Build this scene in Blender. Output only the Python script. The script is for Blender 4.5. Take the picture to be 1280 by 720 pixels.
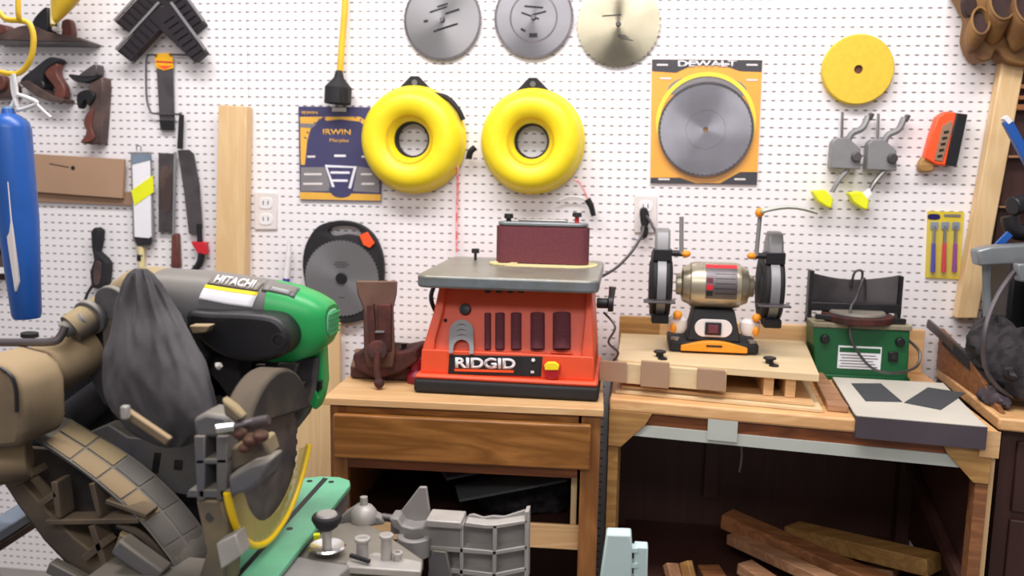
import bpy, bmesh, math, random
from mathutils import Vector, Matrix, Euler
for o in list(bpy.data.objects): bpy.data.objects.remove(o, do_unlink=True)
SC = bpy.context.scene
COL = SC.collection
rad = math.radians
random.seed(7)
# ---------------------------------------------------------------- camera
F = 1080.0; CAM = Vector((0, -2.60, 1.42)); YAW, PIT, ROL = 7.5, 8.0, 1.0
_y, _p, _r = rad(YAW), rad(PIT), rad(ROL)
FWD = Vector((-math.sin(_y)*math.cos(_p), math.cos(_y)*math.cos(_p), -math.sin(_p)))
_rt = Vector((math.cos(_y), math.sin(_y), 0)); _up = _rt.cross(FWD)
RT = _rt*math.cos(_r) + _up*math.sin(_r); UP = -_rt*math.sin(_r) + _up*math.cos(_r)
cd = bpy.data.cameras.new('camera'); cam = bpy.data.objects.new('camera', cd); COL.objects.link(cam)
cd.sensor_width = 36; cd.lens = 36*F/1280; cd.clip_start = .05; cd.clip_end = 60
cam.matrix_world = Matrix(((RT.x, UP.x, -FWD.x, CAM.x), (RT.y, UP.y, -FWD.y, CAM.y), (RT.z, UP.z, -FWD.z, CAM.z), (0, 0, 0, 1)))
SC.camera = cam
cd.dof.use_dof = True; cd.dof.focus_distance = 1.75; cd.dof.aperture_fstop = 3.0
# ---------------------------------------------------------------- world, lamps, exposure
wd = bpy.data.worlds.new('world'); SC.world = wd; wd.use_nodes = True
wd.node_tree.nodes['Background'].inputs[0].default_value = (1, .95, .965, 1)
wd.node_tree.nodes['Background'].inputs[1].default_value = .36
def area(name, loc, target, sx, sy, power, col=(1, .965, .965)):
    d = bpy.data.lights.new(name, 'AREA'); d.shape = 'RECTANGLE'; d.size = sx; d.size_y = sy; d.energy = power; d.color = col
    o = bpy.data.objects.new(name, d); COL.objects.link(o); o.location = loc
    o.rotation_euler = (Vector(target)-Vector(loc)).to_track_quat('-Z', 'Y').to_euler(); return o
area('ceiling_lamp', (-.9, -1.3, 3.0), (-.7, -.3, 0.8), 1.3, .35, 30)
area('ceiling_lamp', (.35, -1.3, 3.0), (.2, -.2, 0.8), 1.3, .35, 30)
area('ceiling_lamp', (-.2, -3.6, 2.9), (0, 0, 1.2), 2.4, .5, 30)
SC.view_settings.view_transform = 'Standard'; SC.view_settings.look = 'None'
SC.view_settings.gamma = 1; SC.view_settings.use_curve_mapping = False; SC.view_settings.exposure = 0.15
# ---------------------------------------------------------------- pixel of the photograph -> point on a real plane
def ray(px, py): return FWD + RT*((px-640)/F) + UP*((360-py)/F)
def W(px, py, Y=0.0):
    d = ray(px, py); return CAM + d*((Y-CAM.y)/d.y)
def Z(px, py, z):
    d = ray(px, py); return CAM + d*((z-CAM.z)/d.z)
def mpp(px, py, Y=0.0): return (W(px+1, py, Y)-W(px, py, Y)).length
# ---------------------------------------------------------------- materials
def lin(c):
    c = c/255; return c/12.92 if c <= .04045 else ((c+.055)/1.055)**2.4
def rgb(h):
    if isinstance(h, str): h = (int(h[0:2], 16), int(h[2:4], 16), int(h[4:6], 16))
    return (lin(h[0]), lin(h[1]), lin(h[2]), 1)
def newmat(name):
    m = bpy.data.materials.new(name); m.use_nodes = True; nt = m.node_tree
    return m, nt, nt.nodes['Principled BSDF']
def N(nt, t, **k):
    n = nt.nodes.new(t)
    for a, v in k.items(): setattr(n, a, v)
    return n
def mat(name, c, rough=.5, metal=0.0, var=.12, scale=18, c2=None, bump=0.0, coat=0.0, lo=.42, hi=.62):
    """plain coloured material with procedural blotches of a second tone"""
    m, nt, b = newmat(name)
    b.inputs['Roughness'].default_value = rough; b.inputs['Metallic'].default_value = metal
    b.inputs['Coat Weight'].default_value = coat
    A = rgb(c); B = rgb(c2) if c2 else tuple(x*(1-var) for x in A[:3])+(1,)
    tc = N(nt, 'ShaderNodeTexCoord'); nz = N(nt, 'ShaderNodeTexNoise'); nz.inputs['Scale'].default_value = scale; nz.inputs['Detail'].default_value = 6
    nt.links.new(tc.outputs['Object'], nz.inputs['Vector'])
    mr = N(nt, 'ShaderNodeMapRange'); mr.inputs[1].default_value = lo; mr.inputs[2].default_value = hi
    nt.links.new(nz.outputs['Fac'], mr.inputs[0])
    mx = N(nt, 'ShaderNodeMix', data_type='RGBA'); mx.inputs[6].default_value = A; mx.inputs[7].default_value = B
    nt.links.new(mr.outputs[0], mx.inputs[0]); nt.links.new(mx.outputs[2], b.inputs['Base Color'])
    if bump:
        bp = N(nt, 'ShaderNodeBump'); bp.inputs['Strength'].default_value = bump; bp.inputs['Distance'].default_value = .004
        nt.links.new(nz.outputs['Fac'], bp.inputs['Height']); nt.links.new(bp.outputs[0], b.inputs['Normal'])
    return m
def dusty(name, c, dust='A8957A', rough=.75, metal=0.0, amt=.8, scale=14, base=.0):
    """a surface with sawdust settled on the faces that look up and in blotches"""
    m = mat(name, c, rough, metal, .3, scale*2)
    nt = m.node_tree; b = nt.nodes['Principled BSDF']; src = b.inputs['Base Color'].links[0].from_socket
    ge = N(nt, 'ShaderNodeNewGeometry'); sp = N(nt, 'ShaderNodeSeparateXYZ'); nt.links.new(ge.outputs['Normal'], sp.inputs[0])
    tc = N(nt, 'ShaderNodeTexCoord'); nz = N(nt, 'ShaderNodeTexNoise'); nz.inputs['Scale'].default_value = scale; nz.inputs['Detail'].default_value = 8
    nt.links.new(tc.outputs['Object'], nz.inputs['Vector'])
    a = N(nt, 'ShaderNodeMath', operation='MULTIPLY_ADD'); a.inputs[1].default_value = .55; nt.links.new(sp.outputs['Z'], a.inputs[0]); nt.links.new(nz.outputs['Fac'], a.inputs[2])
    mr = N(nt, 'ShaderNodeMapRange'); mr.inputs[1].default_value = .42-base; mr.inputs[2].default_value = .95-base; mr.inputs[4].default_value = amt
    nt.links.new(a.outputs[0], mr.inputs[0])
    mx = N(nt, 'ShaderNodeMix', data_type='RGBA'); mx.inputs[7].default_value = rgb(dust)
    nt.links.new(src, mx.inputs[6]); nt.links.new(mr.outputs[0], mx.inputs[0]); nt.links.new(mx.outputs[2], b.inputs['Base Color'])
    return m
def wood(name, c, c2, axis='X', scale=1.0, rough=.5, dist=5.0, bands=14, contrast=1.0):
    m, nt, b = newmat(name); b.inputs['Roughness'].default_value = rough
    tc = N(nt, 'ShaderNodeTexCoord'); mp = N(nt, 'ShaderNodeMapping')
    s = [9*scale]*3; s[{'X': 0, 'Y': 1, 'Z': 2}[axis]] = .8*scale
    mp.inputs['Scale'].default_value = s
    nt.links.new(tc.outputs['Object'], mp.inputs['Vector'])
    nz = N(nt, 'ShaderNodeTexNoise'); nz.inputs['Scale'].default_value = 1.6; nz.inputs['Detail'].default_value = 5; nz.inputs['Distortion'].default_value = .6
    nt.links.new(mp.outputs[0], nz.inputs['Vector'])
    mu = N(nt, 'ShaderNodeMath', operation='MULTIPLY'); mu.inputs[1].default_value = bands; nt.links.new(nz.outputs['Fac'], mu.inputs[0])
    fr = N(nt, 'ShaderNodeMath', operation='PINGPONG'); fr.inputs[1].default_value = 1; nt.links.new(mu.outputs[0], fr.inputs[0])
    fine = N(nt, 'ShaderNodeTexNoise'); fine.inputs['Scale'].default_value = 14; fine.inputs['Detail'].default_value = 4; nt.links.new(mp.outputs[0], fine.inputs['Vector'])
    ad = N(nt, 'ShaderNodeMath', operation='MULTIPLY'); nt.links.new(fr.outputs[0], ad.inputs[0]); nt.links.new(fine.outputs['Fac'], ad.inputs[1])
    mr = N(nt, 'ShaderNodeMapRange'); mr.inputs[1].default_value = .05; mr.inputs[2].default_value = .6; mr.inputs[4].default_value = contrast; nt.links.new(ad.outputs[0], mr.inputs[0])
    mx = N(nt, 'ShaderNodeMix', data_type='RGBA'); mx.inputs[6].default_value = rgb(c2); mx.inputs[7].default_value = rgb(c)
    mr.inputs[3].default_value = 1-contrast; mr.inputs[4].default_value = 1
    nt.links.new(mr.outputs[0], mx.inputs[0]); nt.links.new(mx.outputs[2], b.inputs['Base Color'])
    return m
def pegboard():
    m, nt, b = newmat('white_pegboard'); b.inputs['Roughness'].default_value = .55
    tc = N(nt, 'ShaderNodeTexCoord'); sp = N(nt, 'ShaderNodeSeparateXYZ'); nt.links.new(tc.outputs['Object'], sp.inputs[0])
    def cell(sock, half, off):
        a = N(nt, 'ShaderNodeMath', operation='ADD'); a.inputs[1].default_value = 50*.0254+off; nt.links.new(sock, a.inputs[0])
        p = N(nt, 'ShaderNodeMath', operation='PINGPONG'); p.inputs[1].default_value = .0127; nt.links.new(a.outputs[0], p.inputs[0])
        d = N(nt, 'ShaderNodeMath', operation='DIVIDE'); d.inputs[1].default_value = half; nt.links.new(p.outputs[0], d.inputs[0])
        q = N(nt, 'ShaderNodeMath', operation='POWER'); q.inputs[1].default_value = 2; nt.links.new(d.outputs[0], q.inputs[0]); return q.outputs[0]
    s = N(nt, 'ShaderNodeMath', operation='ADD'); nt.links.new(cell(sp.outputs['X'], .0070, .004), s.inputs[0]); nt.links.new(cell(sp.outputs['Z'], .0026, .006), s.inputs[1])
    mr = N(nt, 'ShaderNodeMapRange', interpolation_type='SMOOTHSTEP'); mr.inputs[1].default_value = .35; mr.inputs[2].default_value = 1.5; nt.links.new(s.outputs[0], mr.inputs[0])
    mx = N(nt, 'ShaderNodeMix', data_type='RGBA'); mx.inputs[6].default_value = rgb('807876'); mx.inputs[7].default_value = rgb('F0EBEC')
    nt.links.new(mr.outputs[0], mx.inputs[0]); nt.links.new(mx.outputs[2], b.inputs['Base Color']); return m
def blade_mat(name, c, rough, spread, metal=1.0, c2=None):
    """steel ground in circles: highlights fan out from the arbor"""
    m = mat(name, c, rough, metal, .22, 9, c2=c2)
    nt = m.node_tree; b = nt.nodes['Principled BSDF']; b.inputs['Anisotropic'].default_value = spread
    t = N(nt, 'ShaderNodeTangent', direction_type='RADIAL', axis='Y'); nt.links.new(t.outputs[0], b.inputs['Tangent']); return m
def glassy(name, c, alpha=.25, rough=.1):
    m, nt, b = newmat(name); b.inputs['Base Color'].default_value = rgb(c); b.inputs['Roughness'].default_value = rough; b.inputs['Alpha'].default_value = alpha; b.inputs['Specular IOR Level'].default_value = .35
    nz = N(nt, 'ShaderNodeTexNoise'); nz.inputs['Scale'].default_value = 30
    mr = N(nt, 'ShaderNodeMapRange'); mr.inputs[3].default_value = alpha*.7; mr.inputs[4].default_value = min(1, alpha*1.3)
    nt.links.new(nz.outputs['Fac'], mr.inputs[0]); nt.links.new(mr.outputs[0], b.inputs['Alpha']); return m
M = {}
M['peg'] = pegboard()
M['floor'] = mat('grey_concrete', '8A8580', .8, 0, .2, 4)
M['ceil'] = mat('white_ceiling', 'E8E6E2', .9)
M['pine'] = wood('pine', 'E6C696', 'D9B27E', 'Z', 1, .5, contrast=.7)
M['pinex'] = wood('pine_along', 'E2BC8A', 'CB9A66', 'X', 1, .45, contrast=.7)
M['pale'] = wood('pale_plywood', 'E3CBA0', 'D2B88E', 'X', 1, .5, contrast=.5)
M['bench'] = wood('bench_edge_pine', 'E8B982', 'CF9A64', 'X', 1.3, .45, contrast=.8)
M['oak'] = wood('golden_oak', 'A66E36', '80501F', 'X', .8, .35, bands=20)
M['oakz'] = wood('golden_oak_upright', '9F6A36', '7E4C22', 'Z', .8, .4)
M['oakd'] = wood('dark_oak', '8A4C22', '693616', 'X', .8, .5)
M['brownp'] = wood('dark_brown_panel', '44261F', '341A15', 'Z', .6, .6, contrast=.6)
M['lum'] = wood('brown_lumber', 'A06A40', '7F5030', 'X', 1, .6)
M['lum2'] = wood('pinkish_lumber', 'B58A68', '9A6E4E', 'X', 1, .6)
M['lum3'] = wood('yellow_lumber', 'B98F52', '9C713E', 'X', 1, .6)
M['card'] = mat('brown_fibreboard', 'AD8B70', .8, 0, .08, 6)
M['card2'] = mat('brown_fibreboard_dark', '9A7A62', .85, 0, .1, 6)
M['black'] = mat('black_plastic', '17161A', .45, 0, .3)
M['blackm'] = mat('matt_black', '242226', .8, 0, .3)
M['rubber'] = mat('black_rubber', '1C1B1E', .7, 0, .2)
M['angle'] = mat('dark_plum_plastic', '221A21', .6, 0, .25, 40)
M['yellow'] = mat('yellow_plastic', 'F8DE22', .42, 0, .05, 30)
M['yellow2'] = mat('amber_yellow_plastic', 'E8BE2E', .45, 0, .12, 20)
M['foamy'] = mat('yellow_foam', 'E2C03C', .8, 0, .06, 60, bump=.2)
M['neon'] = mat('neon_yellow', 'EDF020', .5, 0, .08)
M['white'] = mat('white_plastic', 'ECEAEA', .4, 0, .04)
M['ivory'] = mat('ivory_plastic', 'E4DCD8', .45, 0, .04)
M['whitecord'] = mat('white_cord', 'EFEDEC', .7)
M['blue'] = mat('blue_plastic', '1E5AAE', .35, 0, .3, 5)
M['blue2'] = mat('pale_blue_plastic', '7FA4CC', .35, 0, .2)
M['navy'] = mat('navy_purple_card', '1C1458', .45, 0, .15)
M['gold'] = mat('golden_card', 'F0B420', .45, 0, .08)
M['lemon'] = mat('lemon_card', 'DCC436', .45, 0, .06)
M['goldr'] = mat('amber_card', 'F5A91E', .45, 0, .06)
M['gcard'] = mat('grey_card', '7D7878', .5, 0, .1)
M['steel'] = mat('steel', 'A8A6A4', .35, 1, .2)
M['steeld'] = mat('dark_steel', '6E686A', .45, .8, .3, 12)
M['chrome'] = mat('bright_steel', 'D8D8D6', .2, 1, .1)
M['b1'] = blade_mat('brushed_grey_steel', '8E8C8E', .32, .8, .65, '8E8C8C')
M['b2'] = blade_mat('smoky_steel', '858387', .3, .85, .65, '8A888C')
M['b3'] = blade_mat('mirror_steel', 'B8B098', .16, .95, 1)
M['b4'] = blade_mat('new_steel', 'A3A1A8', .24, .9, .75)
M['crimson'] = mat('crimson_plastic', '8E1830', .4, 0, .1)
M['orange'] = mat('orange_red_plastic', 'EA5630', .45, 0, .06, 20)
M['orangel'] = mat('orange_knob', 'F59A22', .45)
M['hot'] = mat('hot_orange', 'FF5A28', .45, 0, .05)
M['red'] = mat('red_plastic', 'CC2430', .4, 0, .1)
M['grit'] = mat('maroon_abrasive', '6A343C', .9, 0, .15, 160, bump=.1)
M['table'] = dusty('grey_cast_table', '7C8286', 'BDB08C', .35, .4, .35, 9, -.05)
M['tgrey'] = mat('grey_enamel', '84898C', .3, .3, .12)
M['dustpale'] = mat('pale_sawdust', 'E2D29A', .9, 0, .1, 60)
M['rust'] = mat('rusty_iron', '5A2E28', .75, .2, .4, 22, c2='3A2422', bump=.5)
M['rusttan'] = dusty('dusty_rusty_iron', '52302A', '8E7058', .8, .1, .7, 10, .0)
M['beige'] = mat('champagne_metal', 'B8AE98', .32, .75, .15)
M['green'] = mat('dark_green_enamel', '145C32', .4, 0, .12, 12)
M['tan'] = dusty('dusty_top', '8A826C', 'B5A98A', .85, 0, .6, 30)
M['mgreen'] = mat('saw_green_plastic', '22A052', .38, 0, .12, 12)
M['tgreen'] = mat('mint_green_paint', '6DB690', .4, 0, .1, 20)
M['dgreen'] = dusty('mint_green_paint_dusty', '5FAE82', '8FA090', .5, 0, .3, 9, 0)
M['sgrey'] = dusty('saw_grey_plastic', '5C5C60', '8C8478', .5, 0, .55, 6)
M['castd'] = dusty('dusty_dark_casting', '2E2A28', '6F6150', .85, 0, .7, 16, .0)  # dark base also carries the shade inside the bevel arc
M['cast'] = dusty('dusty_casting', '554D48', 'A8946E', .8, .1, .9, 13, .05)
M['rib'] = dusty('dusty_brown_rib', '4A4038', '86745C', .85, 0, .8, 14, .05)
M['castg'] = dusty('dusty_grey_casting', '66656A', 'A39A88', .6, .3, .6, 14, .0)
M['castt'] = dusty('sawdust_caked_casting', '5E5142', 'A99270', .9, 0, .95, 7, .16)
M['cloth'] = mat('grey_dust_bag_cloth', '403D40', .92, 0, .4, 10, c2='5C595B', bump=.5)
M['ded'] = mat('dusty_dark_blade', '444047', .6, .3, .3, 14, c2='655F5C')
M['alu'] = mat('cast_aluminium', '9C9794', .55, .35, .15, 15)
M['alul'] = mat('pale_aluminium', 'B9B4AE', .5, .35, .12, 15)
M['mint'] = mat('pale_mint_enamel', 'C4DAD8', .4, 0, .06)
M['slate'] = mat('slate_blue_grey', '8796A8', .45, .2, .12)
M['leather'] = mat('tan_leather', '8A6436', .7, 0, .35, 14, c2='6B4828', bump=.3)
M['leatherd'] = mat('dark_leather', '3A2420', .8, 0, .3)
M['iron'] = mat('plane_iron', '51423F', .55, .4, .35, 16, c2='6B5650')
M['toto'] = mat('rosewood', '6A3A30', .5, 0, .3, 20)
M['ggrey'] = mat('mid_grey_metal', '8F8D8E', .5, .3, .1)
M['sand'] = mat('dark_sandpaper', '45464A', .95, 0, .15, 150, bump=.2)
M['offw'] = mat('off_white_board', 'CFC9BC', .6, 0, .1, 5)
M['plum'] = mat('dark_plum_edge', '4C434A', .7, 0, .2, 5)
M['paper'] = mat('white_label', 'F2F0F4', .5, 0, .03)
M['redl'] = mat('red_white_lead', 'E2606A', .6, 0, .1, 100, c2='EDB4B4')
M['clear'] = glassy('clear_blister', 'E6E6F2', .03, .08)
M['clearguard'] = glassy('smoked_yellow_guard', 'C9B96A', .45, .25)
M['guardyellow'] = mat('guard_yellow', 'F2C800', .4, 0, .05)
M['bluep'] = mat('blue_chisel_handle', '4338A0', .4)
M['purp'] = mat('purple_chisel_handle', '8A2B8C', .4)
M['bag'] = mat('black_mesh_bag', '121013', .8, 0, .4, 30, c2='383236', bump=.6)
M['dwhite'] = mat('light_grey_board', 'B9BDB4', .6, 0, .08, 8)
# ---------------------------------------------------------------- mesh building
class MB:
    def __init__(s): s.bm = bmesh.new()
    def poly(s, vs):
        v = [s.bm.verts.new(p) for p in vs]
        try: return s.bm.faces.new(v)
        except ValueError: return None
    def prism(s, pts, vec):
        vec = Vector(vec); pts = [Vector(p) for p in pts]
        a = [s.bm.verts.new(p) for p in pts]; b = [s.bm.verts.new(p+vec) for p in pts]; n = len(a)
        s.bm.faces.new(a); s.bm.faces.new(list(reversed(b)))
        for i in range(n): s.bm.faces.new((a[i], b[i], b[(i+1) % n], a[(i+1) % n]))
        return s
    def box(s, c, d, rot=None):
        c = Vector(c); R = Euler(rot).to_matrix() if rot else Matrix.Identity(3)
        v = [s.bm.verts.new(c + R @ Vector((x*d[0]/2, y*d[1]/2, z*d[2]/2))) for x in (-1, 1) for y in (-1, 1) for z in (-1, 1)]
        for f in ((0, 1, 3, 2), (4, 6, 7, 5), (0, 4, 5, 1), (2, 3, 7, 6), (0, 2, 6, 4), (1, 5, 7, 3)): s.bm.faces.new([v[i] for i in f])
        return s
    def bx(s, x0, x1, y0, y1, z0, z1): return s.box(((x0+x1)/2, (y0+y1)/2, (z0+z1)/2), (abs(x1-x0), abs(y1-y0), abs(z1-z0)))
    def bar(s, p0, p1, w, h, up=(0, 0, 1)):
        p0, p1 = Vector(p0), Vector(p1); d = (p1-p0).normalized(); u = Vector(up); sd = d.cross(u).normalized(); u = sd.cross(d).normalized()
        return s.prism([p0+sd*w/2+u*h/2, p0-sd*w/2+u*h/2, p0-sd*w/2-u*h/2, p0+sd*w/2-u*h/2], p1-p0)
    def rings(s, rr, cap=True, closed=True):
        V = [[s.bm.verts.new(p) for p in r] for r in rr]; n = len(V[0])
        for a, b in zip(V, V[1:]):
            for i in range(n if closed else n-1): s.bm.faces.new((a[i], a[(i+1) % n], b[(i+1) % n], b[i]))
        if cap: s.bm.faces.new(list(reversed(V[0]))); s.bm.faces.new(V[-1])
        return s
    def frame(s, d):
        d = Vector(d).normalized(); a = Vector((0, 0, 1)) if abs(d.z) < .9 else Vector((1, 0, 0))
        u = d.cross(a).normalized(); return u, d.cross(u).normalized()
    def cyl(s, p0, p1, r0, r1=None, n=24):
        p0, p1 = Vector(p0), Vector(p1); r1 = r0 if r1 is None else r1; u, v = s.frame(p1-p0)
        cs = [(math.cos(2*math.pi*i/n), math.sin(2*math.pi*i/n)) for i in range(n)]
        return s.rings([[p0+(u*a+v*b)*r0 for a, b in cs], [p1+(u*a+v*b)*r1 for a, b in cs]])
    def lathe(s, prof, o, axis, n=40, closed=False):
        """prof: (radius, distance along axis)"""
        o = Vector(o); ax = Vector(axis).normalized(); u, v = s.frame(ax)
        cs = [(math.cos(2*math.pi*i/n), math.sin(2*math.pi*i/n)) for i in range(n)]
        rr = [[o+ax*h+(u*a+v*b)*max(r, 1e-5) for a, b in cs] for r, h in prof]
        if closed: rr.append(rr[0])
        s.rings(rr, cap=not closed)
        if closed: bmesh.ops.remove_doubles(s.bm, verts=s.bm.verts, dist=1e-6)
        return s
    def tube(s, pts, r, n=10, smooth=True):
        pts = [Vector(p) for p in pts]
        if smooth: pts = spline(pts, 6)
        rr = []; pu = None
        for i, p in enumerate(pts):
            d = (pts[min(i+1, len(pts)-1)]-pts[max(i-1, 0)]).normalized()
            if pu is None: u, v = s.frame(d)
            else:
                u = (pu-d*pu.dot(d)).normalized(); v = d.cross(u)
            pu = u; R = r(i/(len(pts)-1)) if callable(r) else r
            rr.append([p+(u*math.cos(2*math.pi*k/n)+v*math.sin(2*math.pi*k/n))*R for k in range(n)])
        return s.rings(rr)
    def ell(s, c, r, n=20, m=12, rot=None):
        c = Vector(c); R = Euler(rot).to_matrix() if rot else Matrix.Identity(3); rr = []
        for j in range(m+1):
            t = -math.pi/2+math.pi*j/m; cz = max(math.cos(t), 1e-3)
            rr.append([c+R@Vector((r[0]*cz*math.cos(2*math.pi*k/n), r[1]*cz*math.sin(2*math.pi*k/n), r[2]*math.sin(t))) for k in range(n)])
        return s.rings(rr)
    def done(s, name, m, parent=None, bevel=0.0, seg=2, angle=35, label=None, solid=0.0, subd=0):
        bmesh.ops.recalc_face_normals(s.bm, faces=s.bm.faces)
        me = bpy.data.meshes.new(name); s.bm.to_mesh(me); s.bm.free()
        me.materials.append(M[m] if isinstance(m, str) else m)
        for p in me.polygons: p.use_smooth = True
        me.set_sharp_from_angle(angle=rad(angle))
        o = bpy.data.objects.new(name, me); COL.objects.link(o)
        if solid: k = o.modifiers.new('thickness', 'SOLIDIFY'); k.thickness = solid; k.offset = 0
        if bevel: k = o.modifiers.new('bevel', 'BEVEL'); k.width = bevel; k.segments = seg; k.limit_method = 'ANGLE'; k.angle_limit = rad(40)
        if subd: k = o.modifiers.new('sub', 'SUBSURF'); k.levels = subd; k.render_levels = subd
        if parent: adopt(o, parent)
        if label: o['label'] = label
        return o
def wloc(o):
    return o.matrix_parent_inverse.inverted_safe() if False else LOC.get(o.name, Vector((0, 0, 0)))
LOC = {}
def adopt(o, parent):
    o.parent = parent; o.matrix_parent_inverse = Matrix.Translation(-LOC.get(parent.name, Vector((0, 0, 0))))
    LOC[o.name] = Vector((0, 0, 0))
def tag(o, label, cat, group=None, kind=None):
    if label: o['label'] = label
    if cat: o['category'] = cat
    if group: o['group'] = group
    if kind: o['kind'] = kind
    return o
def thing(name, label, cat, loc, group=None):
    o = bpy.data.objects.new(name, None); COL.objects.link(o); o.location = Vector(loc); o.empty_display_size = .05
    LOC[o.name] = Vector(loc); return tag(o, label, cat, group)
def struct(o): o['kind'] = 'structure'; return o
def spline(pts, k=6, closed=False):
    pts = [Vector(p) for p in pts]; n = len(pts); out = []
    for i in range(n if closed else n-1):
        if closed: a, b, c, d = pts[i-1], pts[i], pts[(i+1) % n], pts[(i+2) % n]
        else: a, b, c, d = pts[max(i-1, 0)], pts[i], pts[i+1], pts[min(i+2, n-1)]
        for j in range(k):
            t = j/k; out.append(.5*((2*b)+(c-a)*t+(2*a-5*b+4*c-d)*t*t+(3*b-a-3*c+d)*t*t*t))
    if not closed: out.append(pts[-1])
    return out
def pl(pts, Y, t, sm=0):
    """outline on the plane Y (towards the camera), t thick behind it"""
    p = [W(a, b, Y) for a, b in pts]
    if sm: p = spline(p, sm, True)
    return MB().prism(p, (0, t, 0))
def plz(pts, z, t, sm=0):
    p = [Z(a, b, z) for a, b in pts]
    if sm: p = spline(p, sm, True)
    return MB().prism(p, (0, 0, -t))
def text(s, name, m, parent, c, h, right=(1, 0, 0), up=(0, 0, 1), t=.0008, bold=0.0, sx=1.0, shear=0.0, width=None):
    cu = bpy.data.curves.new(name, 'FONT'); cu.body = s; cu.align_x = 'CENTER'; cu.align_y = 'CENTER'; cu.size = 1; cu.extrude = 0; cu.offset = bold; cu.shear = shear
    to = bpy.data.objects.new(name, cu); COL.objects.link(to); dg = bpy.context.evaluated_depsgraph_get(); dg.update()
    me = bpy.data.meshes.new_from_object(to.evaluated_get(dg)); bpy.data.objects.remove(to)
    xs = [v.co.x for v in me.vertices]; ys = [v.co.y for v in me.vertices]; w0 = max(xs)-min(xs); h0 = max(ys)-min(ys); cx = (max(xs)+min(xs))/2; cy = (max(ys)+min(ys))/2
    r = Vector(right).normalized(); u = Vector(up); u = (u-r*u.dot(r)).normalized(); nn = r.cross(u); c = Vector(c)
    kx = (width/w0) if width else h/h0*sx
    for v in me.vertices:
        x, y = (v.co.x-cx)*kx, (v.co.y-cy)*h/h0; v.co = c+r*x+u*y
    bm = bmesh.new(); bm.from_mesh(me)
    ret = bmesh.ops.extrude_face_region(bm, geom=list(bm.faces)); vs = [g for g in ret['geom'] if isinstance(g, bmesh.types.BMVert)]
    for v in vs: v.co += nn*t
    bmesh.ops.recalc_face_normals(bm, faces=bm.faces); bm.to_mesh(me); bm.free(); me.name = name
    me.materials.clear(); me.materials.append(M[m]); o = bpy.data.objects.new(name, me); COL.objects.link(o)
    if parent: adopt(o, parent)
    return o
# ================================================================ the room
XS = -1.176
for i, (a, b) in enumerate(((-2.7, XS-.0007), (XS+.0007, 2.4))):
    o = struct(MB().bx(a, b, 0, .006, .0, 2.44).done('wall_back', 'peg'))
struct(MB().bx(-2.7, 2.4, .006, .12, 0, 2.6).done('wall_back_core', 'white'))
bpy.data.objects['wall_back_core'].name = 'trim_1'
struct(MB().bx(-3.2, 3.2, -4.2, .12, -.1, 0).done('floor', 'floor'))
# leaning post at the right, board at the left
po = pl([(1253, 78), (1282, 78), (1222, 398), (1196, 398)], -.045, .04).done('wooden_post', 'pine', bevel=.003)
tag(po, 'pale wooden post leaning against the pegboard below the leather tool belt', 'post')
po = pl([(273, 131), (308, 133), (304, 420), (267, 420)], -.05, .045).done('wooden_board', 'pine', bevel=.002)
tag(po, 'long upright pine board on the pegboard between the saws and the wall outlet', 'board')
# panels of brown board
o = pl([(20, 191), (155, 199), (153, 248), (20, 238)], -.03, .012).done('fibreboard_panel', 'card', bevel=.001)
tag(o, 'front brown board with a dark knot hole, fixed flat behind the blue tube', 'panel')
k = MB(); c = W(91, 210, -.031); k.lathe([(.0, .0), (.007, .0), (.007, .004), (.0, .004)], c, (0, 1, 0), 12); k.done('knot_hole', 'black', o)
MB().bar(W(62, 204.5, -.031), W(86, 209, -.031), .001, .0022).done('pencil_line', 'black', o)
o = pl([(20, 236), (168, 240), (168, 257), (20, 251)], -.015, .012).done('fibreboard_panel', 'card2', bevel=.001)
tag(o, 'rear brown board, its lower edge showing below the knot hole board', 'panel')

# ---------------------------------------------------------------- hand planes
def blob_plane(name, label, parts, loc, group):
    t = thing(name, label, 'hand plane', W(*loc, 0), group)
    for nm, pts, Y, th, m, sm, bv in parts: pl(pts, Y, th, sm).done(nm, m, t, bevel=bv)
    return t
G = 'iron hand planes on the pegboard'
blob_plane('hand_plane', 'long iron bench plane lying level above the other planes, top left', [
    ('body', [(-8, 50), (112, 53), (90, 45), (60, 40), (38, 30), (22, 33), (-8, 46)], -.065, .062, 'iron', 0, .003),
    ('sole', [(-8, 50), (112, 53), (108, 56), (-8, 55)], -.066, .064, 'steeld', 0, .001),
    ('blade', [(40, 27), (54, 10), (60, 12), (60, 34), (56, 42), (46, 42)], -.06, .045, 'black', 4, .004),
    ('handle', [(78, 46), (76, 30), (80, 24), (88, 26), (90, 46)], -.045, .025, 'toto', 4, .004)], (50, 45), G)
blob_plane('hand_plane', 'wedge shaped iron plane with a red brown handle under the long plane', [
    ('body', [(22, 103), (34, 100), (50, 110), (66, 120), (80, 124), (78, 129), (62, 127), (44, 120)], -.06, .058, 'iron', 0, .003),
    ('frog', [(24, 102), (46, 82), (62, 71), (72, 76), (58, 86), (52, 100), (56, 112), (44, 113)], -.052, .045, 'blackm', 3, .004),
    ('handle', [(55, 90), (62, 80), (72, 80), (71, 92), (80, 108), (80, 122), (72, 124), (66, 122), (68, 110), (60, 100)], -.047, .03, 'toto', 4, .005),
    ('knob', [(38, 106), (44, 99), (53, 101), (55, 110), (48, 114), (40, 112)], -.056, .045, 'black', 4, .005)], (50, 110), G)
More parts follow.
